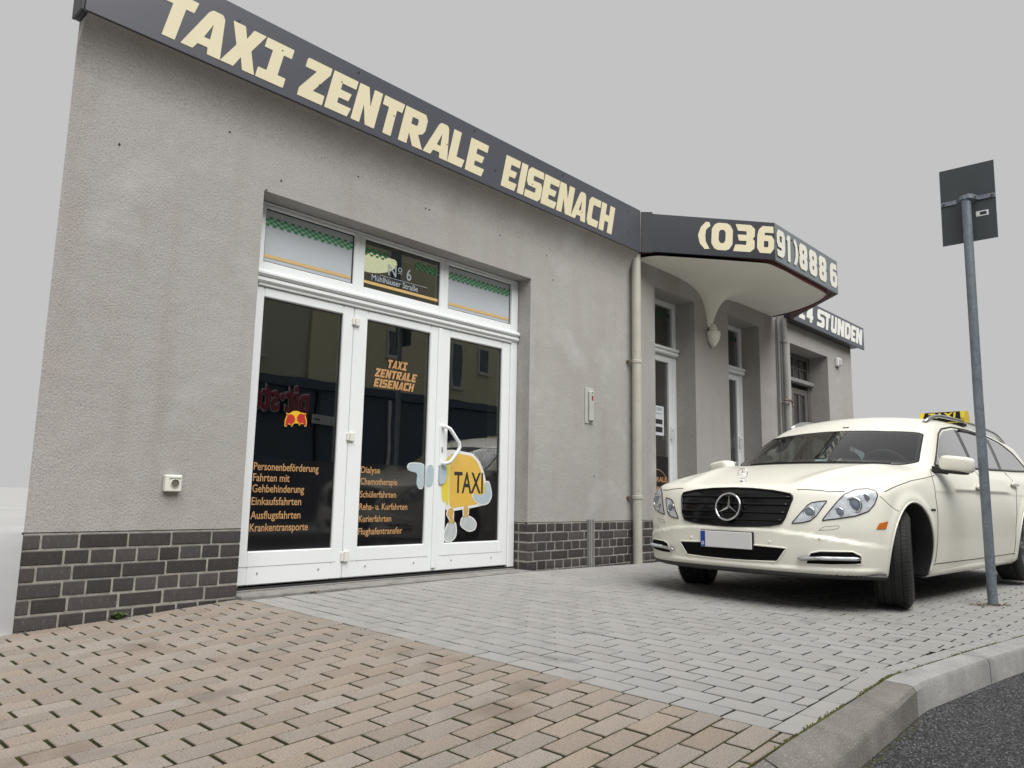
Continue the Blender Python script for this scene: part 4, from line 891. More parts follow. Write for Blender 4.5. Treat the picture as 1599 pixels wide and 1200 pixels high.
# ---------------------------------------------------------------- small fittings on the render
so = thing('wall_socket', 'small cream outdoor socket on the render left of the doors', 'socket', (-0.463, 0, 0.692))
MB().bev(-0.050, 0.050, -0.040, -0.001, -0.050, 0.050, 0.006).build('socket_box', M_HINGE, so)
MB().lathe([(0.024, -0.0455), (0.027, -0.0445), (0.027, -0.0402)], (0.006, 0, 0.0), 20, 'y').build('socket_rim', M_HINGE, so)
MB().lathe([(0.0, -0.0412), (0.0235, -0.0412), (0.0235, -0.0402)], (0.006, 0, 0.0), 20, 'y').build('socket_hole', mat('socket recess', (0.16, 0.15, 0.11), 0.6, (0.10, 0.09, 0.07), 50), so)
MB().bev(-0.03, 0.04, -0.046, -0.0402, 0.030, 0.042, 0.002).build('socket_lid', M_HINGE, so)
th = thing('wall_box', 'narrow pale recessed wall box with a red mark beside the drainpipe', 'wall box', (3.628, 0, 1.56))
M_BOXW = mat('pale grey enamel', (0.46, 0.455, 0.43), 0.45, (0.41, 0.405, 0.38), 9)
MB().bev(-0.068, 0.068, -0.010, -0.001, -0.180, 0.180, 0.003).build('back_plate', M_BOXW, th)
MB().bev(-0.022, 0.052, -0.034, -0.0105, -0.158, 0.150, 0.010).build('cover', M_BOXW, th)
MB().bev(0.004, 0.030, -0.0365, -0.0345, 0.052, 0.100, 0.001).build('red_mark', mat('red enamel', (0.35, 0.03, 0.05), 0.4, (0.30, 0.025, 0.045), 40), th)
MB().bev(0.012, 0.022, -0.0365, -0.0345, 0.122, 0.138, 0.001).build('keyhole', M_BLACKP, th)
lb = thing('wall_lamp', 'small white box lamp high on the far end wall', 'lamp', (10.50, 0, 2.97))
MB().bev(-0.08, 0.08, -0.06, -0.001, -0.07, 0.07, 0.01).build('lamp_box', M_PVC, lb); MB().bev(-0.055, 0.055, -0.072, -0.0605, -0.05, 0.05, 0.008).build('lamp_cover', M_BOXW, lb)
# ---------------------------------------------------------------- taxi body as a smooth solid
def smax(a, b, r):
    h = np.maximum(r - np.abs(a - b), 0.0) / r
    return np.maximum(a, b) + h * h * r * 0.25
def smin(a, b, r):
    return -smax(-a, -b, r)
def cl(v, a=0.0, b=1.0):
    return np.clip(v, a, b)
def sstep(v):
    v = cl(v); return v * v * (3 - 2 * v)
AX_R = -2.874
WR = 0.325
def hood_z(x):
    return np.where(x > -0.42, 0.998 - 0.055 * (x + 0.42) - 0.112 * (x + 0.42) ** 2, 0.998)
def car_lower(x, y, z):
    W = 0.918 - 0.05 * cl((x + 0.1) / 0.95) ** 2 - 0.08 * cl((-3.0 - x) / 1.0) ** 2
    W = W - 0.010 * sstep(1 - np.abs(x + 1.4) / 1.2)
    lowz = cl(0.62 - z, 0, 1); hiz = cl(z - 0.62, 0, 1)
    side = y - (W - 0.32 * lowz ** 2 - 0.55 * hiz ** 2)
    zc = 0.795 - 0.02 * x
    crease = (y - (W + 0.006 - 0.60 * (z - zc))) / 1.17
    side = smax(side, crease, 0.02)
    for ax in (0.0, AX_R):                       # rolled wheel arch lips
        r = np.sqrt((x - ax) ** 2 + (z - WR) ** 2)
        side = side - 0.016 * np.exp(-((r - 0.395) / 0.045) ** 2)
    up = cl((z - 0.50) / 0.30); dn = cl((0.42 - z) / 0.22)
    xf = 0.802 - 0.225 * cl(y / 0.8, 0, 1.35) ** 3 - 0.085 * up ** 1.6 - 0.035 * dn ** 2
    xf = xf + 0.016 * sstep((0.512 - 0.02 * (y / 0.4) ** 2 + 0.02 - z) / 0.030) + 0.012 * sstep((0.282 - z) / 0.018)
    front = (x - xf) / np.sqrt(1 + (0.30) ** 2 * cl(y / 0.8) ** 2)
    fall = np.where(x > -0.5, 1.0, 0.55)
    fall = 0.55 + 0.45 * sstep((x + 0.9) / 0.6)
    top = z - (hood_z(x) - fall * (0.026 * (y / 0.7) ** 2 + 0.044 * (y / 0.86) ** 6)
               + 0.017 * np.exp(-((y - 0.44 - 0.17 * sstep((0.7 - x) / 1.2)) / 0.070) ** 2) * sstep((x + 0.6) / 0.5) * sstep((0.8 - x) / 0.3))
    rear = (-4.04 + 0.20 * (y / 0.85) ** 3 + 0.06 * cl((0.5 - z) / 0.3) ** 2) - x
    bot = (0.185 + 0.045 * sstep((x - 0.25) / 0.25)) - z
    b = smax(side, front, 0.10)
    b = smax(b, rear, 0.12)
    b = smax(b, top, 0.055)
    return smax(b, bot, 0.04)
def car_cabin(x, y, z):
    side = (y - (0.842 - 0.43 * (z - 0.93) - 0.10 * (z - 0.93) ** 2 - 0.055 * cl((-2.0 - x) / 1.9) ** 2
                 - 0.03 * cl((x + 1.3) / 0.9) ** 2)) / 1.09
    ws = (x - (-0.40 - 1.78 * (z - 1.0) - 0.42 * (z - 1.0) ** 2 - 0.44 * y ** 2)) / 2.15
    d = x + 1.95
    zr = 1.464 - np.where(d > 0, 0.070, 0.034) * d ** 2 - 0.045 * (y / 0.6) ** 2 - 0.012 * (y / 0.62) ** 6
    roof = z - zr
    rear = ((-3.97 + 0.55 * (z - 1.0) + 0.35 * cl(z - 1.0) ** 2 + 0.16 * y ** 2) - x) / 1.2
    low = 0.80 - z
    b = smax(side, ws, 0.07)
    b = smax(b, roof, 0.07)
    b = smax(b, rear, 0.08)
    return np.maximum(b, low)
def car_sdf(x, y, z):
    y = np.abs(y)
    b = smin(car_lower(x, y, z), car_cabin(x, y, z), 0.03)
    for ax in (0.0, AX_R):
        r = np.sqrt((x - ax) ** 2 + (z - WR) ** 2)
        a = np.maximum(r - 0.372, 0.50 - y)
        b = smax(b, -a, 0.010)
    return b
CAR_POS = (3.300, -2.124, -0.040)
CAR_ANG = 3.070
def car_trace(o, d, n=90, step=0.75, tmax=12.0):
    """march points o along unit d until they meet the body"""
    t = np.zeros(o.shape[0])
    for _ in range(n):
        q = o + d * t[:, None]
        t = np.minimum(t + step * car_sdf(q[:, 0], q[:, 1], q[:, 2]), tmax)
    return o + d * t[:, None], t
def net_mesh(f, lo, hi, h):
    """surface net of f=0, vertices pulled onto the surface; returns verts, quads, normals"""
    ax = [np.arange(lo[i], hi[i] + h, h) for i in range(3)]
    Xg, Yg, Zg = np.meshgrid(*ax, indexing='ij'); V = f(Xg, Yg, Zg); ins = V < 0
    nx, ny, nz = [len(a) - 1 for a in ax]
    c = np.zeros((nx, ny, nz), int)
    for dx in (0, 1):
        for dy in (0, 1):
            for dz in (0, 1): c += ins[dx:nx + dx, dy:ny + dy, dz:nz + dz]
    act = (c > 0) & (c < 8); idx = -np.ones(act.shape, int); idx[act] = np.arange(act.sum())
    I = np.argwhere(act); P = np.stack([ax[k][I[:, k]] + h / 2 for k in range(3)], 1)
    def grad(q, e=2e-3):
        return np.stack([(f(q[:, 0] + e * (k == 0), q[:, 1] + e * (k == 1), q[:, 2] + e * (k == 2)) - f(q[:, 0] - e * (k == 0), q[:, 1] - e * (k == 1), q[:, 2] - e * (k == 2))) / (2 * e) for k in range(3)], 1)
    for it in range(6):
        g_ = grad(P); v = f(*P.T); st = -v[:, None] * g_ / (np.sum(g_ * g_, 1)[:, None] + 1e-9)
        l = np.linalg.norm(st, axis=1)[:, None]; P = P + st * np.minimum(1, 0.8 * h / (l + 1e-9))
    g_ = grad(P); g_ /= np.linalg.norm(g_, axis=1)[:, None] + 1e-9
    Q = []
    for k in range(3):
        a, b = (k + 1) % 3, (k + 2) % 3
        s0 = [slice(None)] * 3; s1 = [slice(None)] * 3; s0[k] = slice(0, -1); s1[k] = slice(1, None)
        e0, e1 = ins[tuple(s0)], ins[tuple(s1)]; E_ = np.argwhere(e0 != e1)
        ok = (E_[:, a] > 0) & (E_[:, b] > 0) & (E_[:, a] < idx.shape[a]) & (E_[:, b] < idx.shape[b]); E_ = E_[ok]
        fl = e0[tuple(E_.T)]
        def at(da, db):
            t = E_.copy(); t[:, a] += da; t[:, b] += db; return idx[tuple(t.T)]
        q = np.stack([at(-1, -1), at(0, -1), at(0, 0), at(-1, 0)], 1); q[~fl] = q[~fl][:, ::-1]; Q.append(q)
    return P, np.concatenate(Q), g_
M_PAINT = mat('light ivory taxi paint', (0.845, 0.830, 0.735), 0.34, (0.835, 0.82, 0.725), 1.0, coat=0.45, spec=0.5)
M_TRIM = mat('black plastic trim', (0.014, 0.014, 0.015), 0.45, (0.02, 0.02, 0.021), 8)
M_GLOSSB = mat('gloss black', (0.004, 0.004, 0.005), 0.16, (0.006, 0.006, 0.007), 8, spec=0.35)
M_MESHB = mat('black intake mesh', (0.003, 0.003, 0.003), 0.7, (0.006, 0.006, 0.006), 90, spec=0.1)
M_GAP = mat('panel gap', (0.010, 0.010, 0.010), 0.8, (0.014, 0.014, 0.014), 20)
M_CHR = mat('chrome', (0.72, 0.73, 0.74), 0.10, (0.66, 0.67, 0.68), 5, metal=1.0)
M_ALU = mat('satin aluminium', (0.55, 0.56, 0.57), 0.30, (0.48, 0.49, 0.50), 5, metal=1.0)
M_CARGL = mat('car window glass', (0.008, 0.011, 0.012), 0.03, (0.012, 0.015, 0.016), 2, spec=0.75, coat=0.45)
M_SIDEGL = glass('side window glass', (0.50, 0.56, 0.56), 3.2)
M_AUTOGL = glass('car glass', (0.70, 0.80, 0.78), 2.2)
M_CLOTH = mat('dark cabin trim', (0.045, 0.045, 0.048), 0.9, (0.030, 0.030, 0.032), 6)
M_LINER = mat('grey headliner', (0.22, 0.215, 0.20), 0.9, (0.19, 0.185, 0.17), 6)
M_LENSIN = mat('headlamp reflector', (0.80, 0.83, 0.86), 0.25, (0.50, 0.53, 0.56), 22, metal=0.0)
M_LENS = glass('headlamp lens', (0.96, 0.97, 0.98), 1.4)
M_BULB = mat('projector lens', (0.20, 0.24, 0.30), 0.05, (0.16, 0.18, 0.22), 12, coat=1.0)
M_AMB = mat('amber reflector', (0.66, 0.17, 0.02), 0.25, (0.60, 0.15, 0.018), 30, coat=0.5)
M_RUB = bpy.data.materials.new('tyre rubber')
def rubber(m):
    m.use_nodes = True; t = m.node_tree; b = t.nodes['Principled BSDF']; L = t.links.new
    b.inputs['Base Color'].default_value = (0.018, 0.018, 0.019, 1); b.inputs['Roughness'].default_value = 0.72
    nz = N(t, 'ShaderNodeTexNoise'); nz.inputs['Scale'].default_value = 30; tc = N(t, 'ShaderNodeTexCoord'); L(tc.outputs['Object'], nz.inputs['Vector'])
    rp = N(t, 'ShaderNodeMapRange'); rp.inputs[3].default_value = 0.013; rp.inputs[4].default_value = 0.030; L(nz.outputs[0], rp.inputs[0])
    cb_ = N(t, 'ShaderNodeCombineColor'); [L(rp.outputs[0], cb_.inputs[k]) for k in range(3)]; L(cb_.outputs[0], b.inputs['Base Color'])
rubber(M_RUB)
# window outlines
WS_LO = [(-0.655, -0.745), (-0.46, -0.60), (-0.33, -0.40), (-0.275, -0.2), (-0.262, 0), (-0.275, 0.2), (-0.33, 0.40), (-0.46, 0.60), (-0.655, 0.745)]
WS_UP = [(-1.060, -0.655), (-1.035, -0.56), (-0.985, -0.40), (-0.955, -0.2), (-0.945, 0), (-0.955, 0.2), (-0.985, 0.40), (-1.035, 0.56), (-1.060, 0.655)]
SW = [(-0.80, 0.985), (-1.10, 1.155), (-1.30, 1.262), (-1.47, 1.318), (-1.78, 1.356), (-2.2, 1.362), (-2.7, 1.345), (-3.15, 1.29), (-3.42, 1.21), (-3.60, 1.07), (-3.62, 1.03), (-3.0, 1.012), (-2.2, 0.998), (-1.4, 0.985)]
ft = lambda x: float(np.interp(-x, [-p[0] for p in SW[:11]], [p[1] for p in SW[:11]]))
fb = lambda x: float(np.interp(-x, [0.8, 1.4, 2.2, 3.0, 3.62], [0.985, 0.985, 0.998, 1.012, 1.03]))
def pane_poly(xa, xb, xa2, xb2):
    lo = [(x, fb(x) + 0.012) for x in np.linspace(xa, xb, 16)]; up = [(x, max(ft(x) - 0.022, fb(x) + 0.014)) for x in np.linspace(xa2, xb2, 16)]
    return lo, up
PANES = [('front_side_window', pane_poly(-0.93, -1.66, -0.99, -1.80)), ('rear_side_window', pane_poly(-1.74, -2.46, -1.90, -2.66)), ('quarter_window', pane_poly(-2.56, -3.58, -2.76, -3.50))]
def resample(pl, n):
    pl = np.asarray(pl, float); s = np.r_[0, np.cumsum(np.linalg.norm(np.diff(pl, axis=0), axis=1))]; t = np.linspace(0, s[-1], n)
    return np.stack([np.interp(t, s, pl[:, k]) for k in range(pl.shape[1])], 1)
def inset(poly, d):
    """closed outline moved inwards by d"""
    p = resample(list(poly) + [poly[0]], 121)[:-1]; t = np.roll(p, -1, 0) - np.roll(p, 1, 0); n = np.stack([-t[:, 1], t[:, 0]], 1); n /= np.linalg.norm(n, axis=1)[:, None] + 1e-9
    a = np.sum(p[:, 0] * np.roll(p[:, 1], -1) - np.roll(p[:, 0], -1) * p[:, 1])
    return p, p + n * d * (1 if a > 0 else -1)
def pip(px_, py_, poly):
    r = np.zeros(len(px_), bool)
    for (x0, y0_), (x1, y1_) in zip(poly, np.roll(poly, -1, 0)):
        c = (y0_ > py_) != (y1_ > py_); r ^= c & (px_ < (x1 - x0) * (py_ - y0_) / (y1_ - y0_ + 1e-12) + x0)
    return r
def in_windows(C, Nn, d):
    w = pip(C[:, 0], C[:, 1], inset(WS_LO + WS_UP[::-1], d)[1]) & (C[:, 2] > 0.9) & (Nn[:, 2] > 0.1)
    for _, (lo, up) in PANES: w |= pip(C[:, 0], C[:, 2], inset(lo + up[::-1], d)[1]) & (np.abs(C[:, 1]) > 0.52) & (np.abs(Nn[:, 1]) > 0.5)
    return w
taxi = thing('taxi_car', 'ivory estate taxi parked on the pavement with its front wheels turned', 'car', CAR_POS, CAR_ANG)
Pv, Qv, Nv = net_mesh(car_sdf, (-4.14, -1.02, 0.12), (0.95, 1.02, 1.54), 0.018)
Cq = Pv[Qv].mean(1); Nq = Nv[Qv].mean(1)
rf = [np.sqrt((Cq[:, 0] - a) ** 2 + (Cq[:, 2] - WR) ** 2) for a in (0.0, AX_R)]
liner = np.zeros(len(Qv), bool)
for a, r_ in zip((0.0, AX_R), rf):
    tow = ((Cq[:, 0] - a) * Nq[:, 0] + (Cq[:, 2] - WR) * Nq[:, 2]) / (r_ + 1e-6)
    liner |= ((r_ < 0.388) & (np.abs(Cq[:, 1]) > 0.40) & ((np.abs(Nq[:, 1]) < 0.72) | (np.abs(Cq[:, 1]) < 0.53) | (r_ < 0.371)))
under = (Nq[:, 2] < -0.90) & (Cq[:, 2] < 0.30) & ~liner
x_, y_, z_ = Cq[:, 0], np.abs(Cq[:, 1]), Cq[:, 2]
hood = (x_ > -0.56) & (z_ > 0.70) & (Nq[:, 2] > 0.35) & (y_ < np.interp(x_, [-0.6, -0.1, 0.31, 0.4, 0.66, 0.8], [0.845, 0.835, 0.80, 0.73, 0.62, 0.45]))
cabz = car_cabin(x_, y_, z_) < car_lower(x_, y_, z_) - 1e-9
hood &= ~((x_ < -0.36) & (z_ > 0.995 + 0.0 * x_) & (y_ < 0.6)); 
bump = (x_ > 0.26) & ~hood & ~liner & ~under & (z_ < np.interp(x_, [0.26, 0.42, 0.60, 0.74, 0.90], [0.645, 0.72, 0.60, 0.55, 0.53]))
doorf = (x_ < -0.47) & (x_ > -1.66) & (z_ < 0.985) & (z_ > 0.27) & (y_ > 0.6)
doorr = (x_ <= -1.66) & (x_ > -2.72) & (z_ < 0.99) & (z_ > 0.27) & (y_ > 0.6) & (rf[1] > 0.44)
part = np.zeros(len(Qv), int)
for k, msk in enumerate((hood, bump, doorf & (Cq[:, 1] > 0), doorf & (Cq[:, 1] < 0), doorr & (Cq[:, 1] > 0), doorr & (Cq[:, 1] < 0)), 1): part[msk & ~liner & ~under] = k
part[liner] = 7; part[under] = 8; part[in_windows(Cq, Nq, 0.012)] = 99
for k, (s0, s1) in enumerate(((1, -1), (-1, 1), (-1, -1)), 9): part[liner & (np.sign(Cq[:, 0] + 1.4) == s0) & (np.sign(Cq[:, 1]) == s1)] = k
for k, (nm, m) in enumerate([('body', M_PAINT), ('bonnet', M_PAINT), ('front_bumper', M_PAINT), ('front_door', M_PAINT), ('front_door', M_PAINT), ('rear_door', M_PAINT), ('rear_door', M_PAINT), ('wheel_arch_liner', M_TRIM), ('underbody', M_TRIM)] + [('wheel_arch_liner', M_TRIM)] * 3):
    q = Qv[part == k]; u, inv = np.unique(q, return_inverse=True)
    me = bpy.data.meshes.new(nm); me.from_pydata(Pv[u].tolist(), [], inv.reshape(q.shape).tolist()); me.materials.append(m); me.shade_smooth()
    me.normals_split_custom_set_from_vertices(Nv[u].tolist())
    link(nm, me, taxi)
# ---- pieces laid on the body surface
def proj(pts, axis):
    """drop points on the body: 'x' from the front, 'y' from the left side, 'Y' right side, 'z' from above"""
    pts = np.asarray(pts, float); o = pts.copy(); d = np.zeros_like(pts)
    if axis == 'x': o[:, 0] = 1.3; d[:, 0] = -1
    elif axis == 'y': o[:, 1] = 1.5; d[:, 1] = -1
    elif axis == 'Y': o[:, 1] = -1.5; d[:, 1] = 1
    else: o[:, 2] = 2.0; d[:, 2] = -1
    q, _ = car_trace(o, d, 110, 0.7, 3.0)
    e = 2e-3; n = np.stack([car_sdf(q[:, 0] + e * (k == 0), q[:, 1] + e * (k == 1), q[:, 2] + e * (k == 2)) - car_sdf(q[:, 0] - e * (k == 0), q[:, 1] - e * (k == 1), q[:, 2] - e * (k == 2)) for k in range(3)], 1)
    return q, n / (np.linalg.norm(n, axis=1)[:, None] + 1e-9)
def to3(p2, axis):
    p2 = np.asarray(p2, float); z = np.zeros(len(p2))
    return np.stack([z, p2[:, 0], p2[:, 1]], 1) if axis == 'x' else (np.stack([p2[:, 0], z, p2[:, 1]], 1) if axis in 'yY' else np.stack([p2[:, 0], p2[:, 1], z], 1))
def patch(name, low, up, axis, off, m, parent, nu=24, nv=10, mirror=False, thick=0.0):
    """sheet between a lower and an upper outline, wrapped onto the body and lifted by off"""
    a, b = resample(low, nu), resample(up, nu); G = np.stack([a + (b - a) * t for t in np.linspace(0, 1, nv)], 1).reshape(-1, 2)
    res = []
    for mir in ((1, -1) if mirror else (1,)):
        g2 = G.copy(); ax = axis
        if mir < 0:
            if axis == 'y': ax = 'Y'
            elif axis == 'x': g2[:, 0] *= -1
            else: g2[:, 1] *= -1
        q, n = proj(to3(g2, ax), ax); q = q + n * off; q3 = q.reshape(nu, nv, 3)
        mb = MB(); mb.grid(q3.tolist()); me = mb.mesh(name, m, smooth=True)
        ok = me.polygons[len(me.polygons) // 2]; nn = n.reshape(nu, nv, 3)[nu // 2, nv // 2]
        if Vector(nn).dot(ok.normal) < 0: me.flip_normals()
        if thick: pass
        res.append(link(name, me, parent))
    return res
def seam(name, pts, axis, r, m, parent, off=0.0, mirror=False, n=30, closed=False):
    if closed: pts = list(pts) + [pts[0]]
    g2 = resample(pts, n)
    for mir in ((1, -1) if mirror else (1,)):
        h = g2.copy(); ax = axis
        if mir < 0:
            if axis == 'y': ax = 'Y'
            elif axis == 'x': h[:, 0] *= -1
            else: h[:, 1] *= -1
        q, nn = proj(to3(h, ax), ax); q = q + nn * off
        MB().tube([tuple(v) for v in q], r, 6).build(name, m, parent, smooth=True)
# grille
GR_LO = [(-0.395, 0.590), (-0.372, 0.548), (-0.30, 0.533), (-0.12, 0.519), (0, 0.516), (0.12, 0.519), (0.30, 0.533), (0.372, 0.548), (0.395, 0.590)]
GR_UP = [(-0.428, 0.715), (-0.418, 0.736), (-0.30, 0.756), (-0.15, 0.768), (0, 0.772), (0.15, 0.768), (0.30, 0.756), (0.418, 0.736), (0.428, 0.715)]
grille = patch('grille', GR_LO, GR_UP, 'x', 0.004, M_GLOSSB, taxi, 40, 14)[0]
seam('grille_surround', GR_LO + GR_UP[::-1], 'x', 0.0085, M_GLOSSB, grille, 0.006, n=120, closed=True)
for z, w in ((0.565, 0.375), (0.615, 0.392), (0.667, 0.405), (0.715, 0.415)):
    q, n = proj(to3([(w * t, z) for t in np.linspace(-1, 1, 31)], 'x'), 'x'); q = q + n * 0.010
    MB().tube([tuple(v) for v in q], 0.0075, 6).build('grille_slat', M_GLOSSB, grille, smooth=True)
def star3(parent, c, R_, nrm, up, m, ring=0.008, depth=0.012):
    """three pointed star in a ring, facing nrm"""
    n = Vector(nrm).normalized(); u = (Vector(up) - n * Vector(up).dot(n)).normalized(); s = u.cross(n); c = Vector(c)
    pt = lambda a, b, d: c + s * a + u * b + n * d
    mb = MB(); mb.tube([pt(R_ * math.cos(t), R_ * math.sin(t), depth * .4) for t in [6.2832 * i / 40 for i in range(41)]], ring, 8, False); mb.build('star_ring', m, parent, smooth=True)
    mb = MB()
    for k in range(3):
        t = math.pi / 2 + k * 2.0944; r0 = R_ * 0.13
        p = [pt(R_ * math.cos(t), R_ * math.sin(t), depth * .3), pt(r0 * math.cos(t + 1.0472), r0 * math.sin(t + 1.0472), 0), pt(r0 * math.cos(t - 1.0472), r0 * math.sin(t - 1.0472), 0), pt(0, 0, depth)]
        mb.add(p, [(0, 3, 1), (0, 2, 3)])
    mb.build('star', m, parent)
q, n = proj(to3([(0.0, 0.640)], 'x'), 'x'); star3(grille, q[0] + n[0] * 0.026, 0.093, (1, 0, 0.22), (0, 0, 1), M_CHR, 0.0075, 0.014)
q, n = proj([(0.60, 0.0, 0)], 'z'); hb_ = q[0]
ho = MB().lathe([(0.018, 0.0), (0.016, 0.008), (0.006, 0.012), (0.004, 0.022)], tuple(hb_), 14).build('bonnet_ornament', M_CHR, taxi, smooth=True)
star3(ho, hb_ + np.array([0, 0, 0.057]), 0.037, (1, 0, 0), (0, 0, 1), M_CHR, 0.0028, 0.004)
# headlamps
HL_LO = [(0.612, 0.575), (0.700, 0.590), (0.780, 0.609), (0.833, 0.638), (0.856, 0.684), (0.863, 0.737)]
HL_UP = [(0.613, 0.579), (0.631, 0.611), (0.681, 0.696), (0.712, 0.743), (0.762, 0.776), (0.815, 0.781), (0.850, 0.769), (0.863, 0.741)]
HI_LO = [(0.440, 0.551), (0.504, 0.558), (0.545, 0.570), (0.577, 0.602), (0.624, 0.692)]
HI_UP = [(0.441, 0.555), (0.474, 0.600), (0.522, 0.668), (0.545, 0.686), (0.590, 0.696), (0.626, 0.700)]
for lo, up, balls in ((HL_LO, HL_UP, [((0.762, 0.676), 0.046), ((0.693, 0.628), 0.028), ((0.815, 0.722), 0.022)]), (HI_LO, HI_UP, [((0.534, 0.622), 0.034)])):
    for mir in (1, -1):
        l2 = [(y * mir, z) for y, z in lo]; u2 = [(y * mir, z) for y, z in up]
        hl = patch('headlight', l2, u2, 'x', 0.002, M_LENSIN, taxi, 26, 14)[0]
        seam('headlight_seal', l2 + u2[::-1], 'x', 0.0035, M_GAP, hl, 0.003, n=70, closed=True)
        for (y, z), r in balls:
            q, n = proj(to3([(y * mir, z)], 'x'), 'x'); c = Vector(q[0]) + Vector(n[0]) * 0.002; nn = Vector((1, 0.25 * mir, 0.05)).normalized(); a = nn.cross(Vector((0, 0, 1))).normalized(); b = a.cross(nn)
            mb = MB(); mb.tube([c + (a * math.cos(t) + b * math.sin(t)) * r for t in [6.2832 * i / 24 for i in range(25)]], r * 0.16, 6, False); mb.build('lamp_ring', M_CHR, hl, smooth=True)
            mb = MB(); vs = [c + nn * r * 0.20]
            for rr, hh in ((0.5, 0.15), (0.92, 0.0)):
                vs += [c + (a * math.cos(t) + b * math.sin(t)) * r * rr + nn * r * hh for t in [6.2832 * i / 20 for i in range(20)]]
            mb.add(vs, [(0, 1 + i, 1 + (i + 1) % 20) for i in range(20)] + [(1 + i, 21 + i, 21 + (i + 1) % 20, 1 + (i + 1) % 20) for i in range(20)]); mb.build('projector_lens', M_BULB, hl, smooth=True)
        patch('headlight_lens', l2, u2, 'x', 0.010, M_LENS, hl, 26, 14)
# bumper openings
LI_LO = [(-0.345, 0.300), (-0.15, 0.293), (0, 0.291), (0.15, 0.293), (0.345, 0.300)]; LI_UP = [(-0.412, 0.392), (-0.2, 0.400), (0, 0.402), (0.2, 0.400), (0.412, 0.392)]
li = patch('lower_intake', LI_LO, LI_UP, 'x', 0.003, M_MESHB, taxi, 30, 6)[0]
seam('intake_edge', LI_LO + LI_UP[::-1], 'x', 0.006, M_PAINT, li, 0.001, n=90, closed=True)
FG_LO = [(0.515, 0.297), (0.65, 0.298), (0.800, 0.308)]; FG_UP = [(0.548, 0.368), (0.60, 0.382), (0.765, 0.386), (0.803, 0.360)]
for mir in (1, -1):
    l2 = [(y * mir, z) for y, z in FG_LO]; u2 = [(y * mir, z) for y, z in FG_UP]
    fg = patch('fog_lamp_recess', l2, u2, 'x', 0.003, M_MESHB, taxi, 24, 6)[0]
    seam('recess_edge', l2 + u2[::-1], 'x', 0.005, M_PAINT, fg, 0.001, n=60, closed=True)
    q, n = proj(to3([(y * mir, z) for y, z in resample([(0.472, 0.330), (0.59, 0.339), (0.797, 0.342)], 20)], 'x'), 'x'); q = q + n * 0.014
    MB().tube([tuple(v) for v in q], [0.004] + [0.0125] * 18 + [0.006], 8).build('daytime_light_bar', M_ALU, fg, smooth=True)
    q, n = proj(to3([(y * mir, z) for y, z in resample([(0.60, 0.342), (0.775, 0.345)], 14)], 'x'), 'x'); q = q + n * 0.020
    MB().tube([tuple(v) for v in q], 0.0105, 8).build('daytime_light', M_LENSIN, fg, smooth=True)
for mir in (1, -1):
    patch('side_reflector', [(0.495, 0.528), (0.42, 0.530)], [(0.470, 0.565), (0.395, 0.578)], 'y' if mir > 0 else 'Y', 0.004, M_AMB, taxi, 8, 5)
    for y, z in ((0.60, 0.458), (0.30, 0.425)):
        q, n = proj(to3([(y * mir, z)], 'x'), 'x'); MB().ell(tuple(q[0]), (0.004, 0.012, 0.012), 1, 12, 6).build('parking_sensor', M_PAINT, taxi, smooth=True)
    seam('washer_cover', [(0.594 * mir, 0.512), (0.62 * mir, 0.535), (0.70 * mir, 0.545), (0.696 * mir, 0.528), (0.66 * mir, 0.518)], 'x', 0.0012, M_GAP, taxi, 0.0, n=40, closed=True)
# black splitter lip under the bumper
lip = []
for t in np.linspace(-1, 1, 41):
    y = 0.885 * t; xx = 0.784 - 0.27 * abs(y / 0.8) ** 3; lip.append((xx, y))
mb = MB(); mb.grid([[(x - 0.12, y * 0.97, 0.214), (x + 0.010, y, 0.209), (x + 0.024, y * 1.012, 0.217), (x + 0.020, y * 1.01, 0.236), (x - 0.04, y * 0.985, 0.246)] for x, y in lip]); mb.build('bumper_lip', M_TRIM, taxi, smooth=True)
# number plate (blank)
M_PLATE = mat('blank number plate', (0.74, 0.74, 0.74), 0.4, (0.72, 0.72, 0.72), 4); M_EU = mat('blue plate band', (0.010, 0.055, 0.36), 0.4, (0.010, 0.05, 0.33), 9)
q, n = proj(to3([(0.0, 0.425)], 'x'), 'x'); px = q[0][0] + 0.022
pl = MB().bev(px - 0.012, px, -0.203, 0.189, 0.369, 0.479, 0.003).build('number_plate', M_PLATE, taxi)
MB().box(px - 0.010, px + 0.0012, -0.202, -0.165, 0.371, 0.477).build('plate_band', M_EU, pl)
me = text_mesh('D', 0.032, 0.0003, 0.9, 0.001); me.transform(Matrix(((0, 0, 1, px + 0.0018), (1, 0, 0, -0.194), (0, 1, 0, 0.383), (0, 0, 0, 1)))); link('plate_lettering', set_mat(me, M_PVC), pl)
MB().bev(px - 0.03, px - 0.0125, -0.210, 0.196, 0.364, 0.484, 0.003).build('plate_holder', M_TRIM, pl)
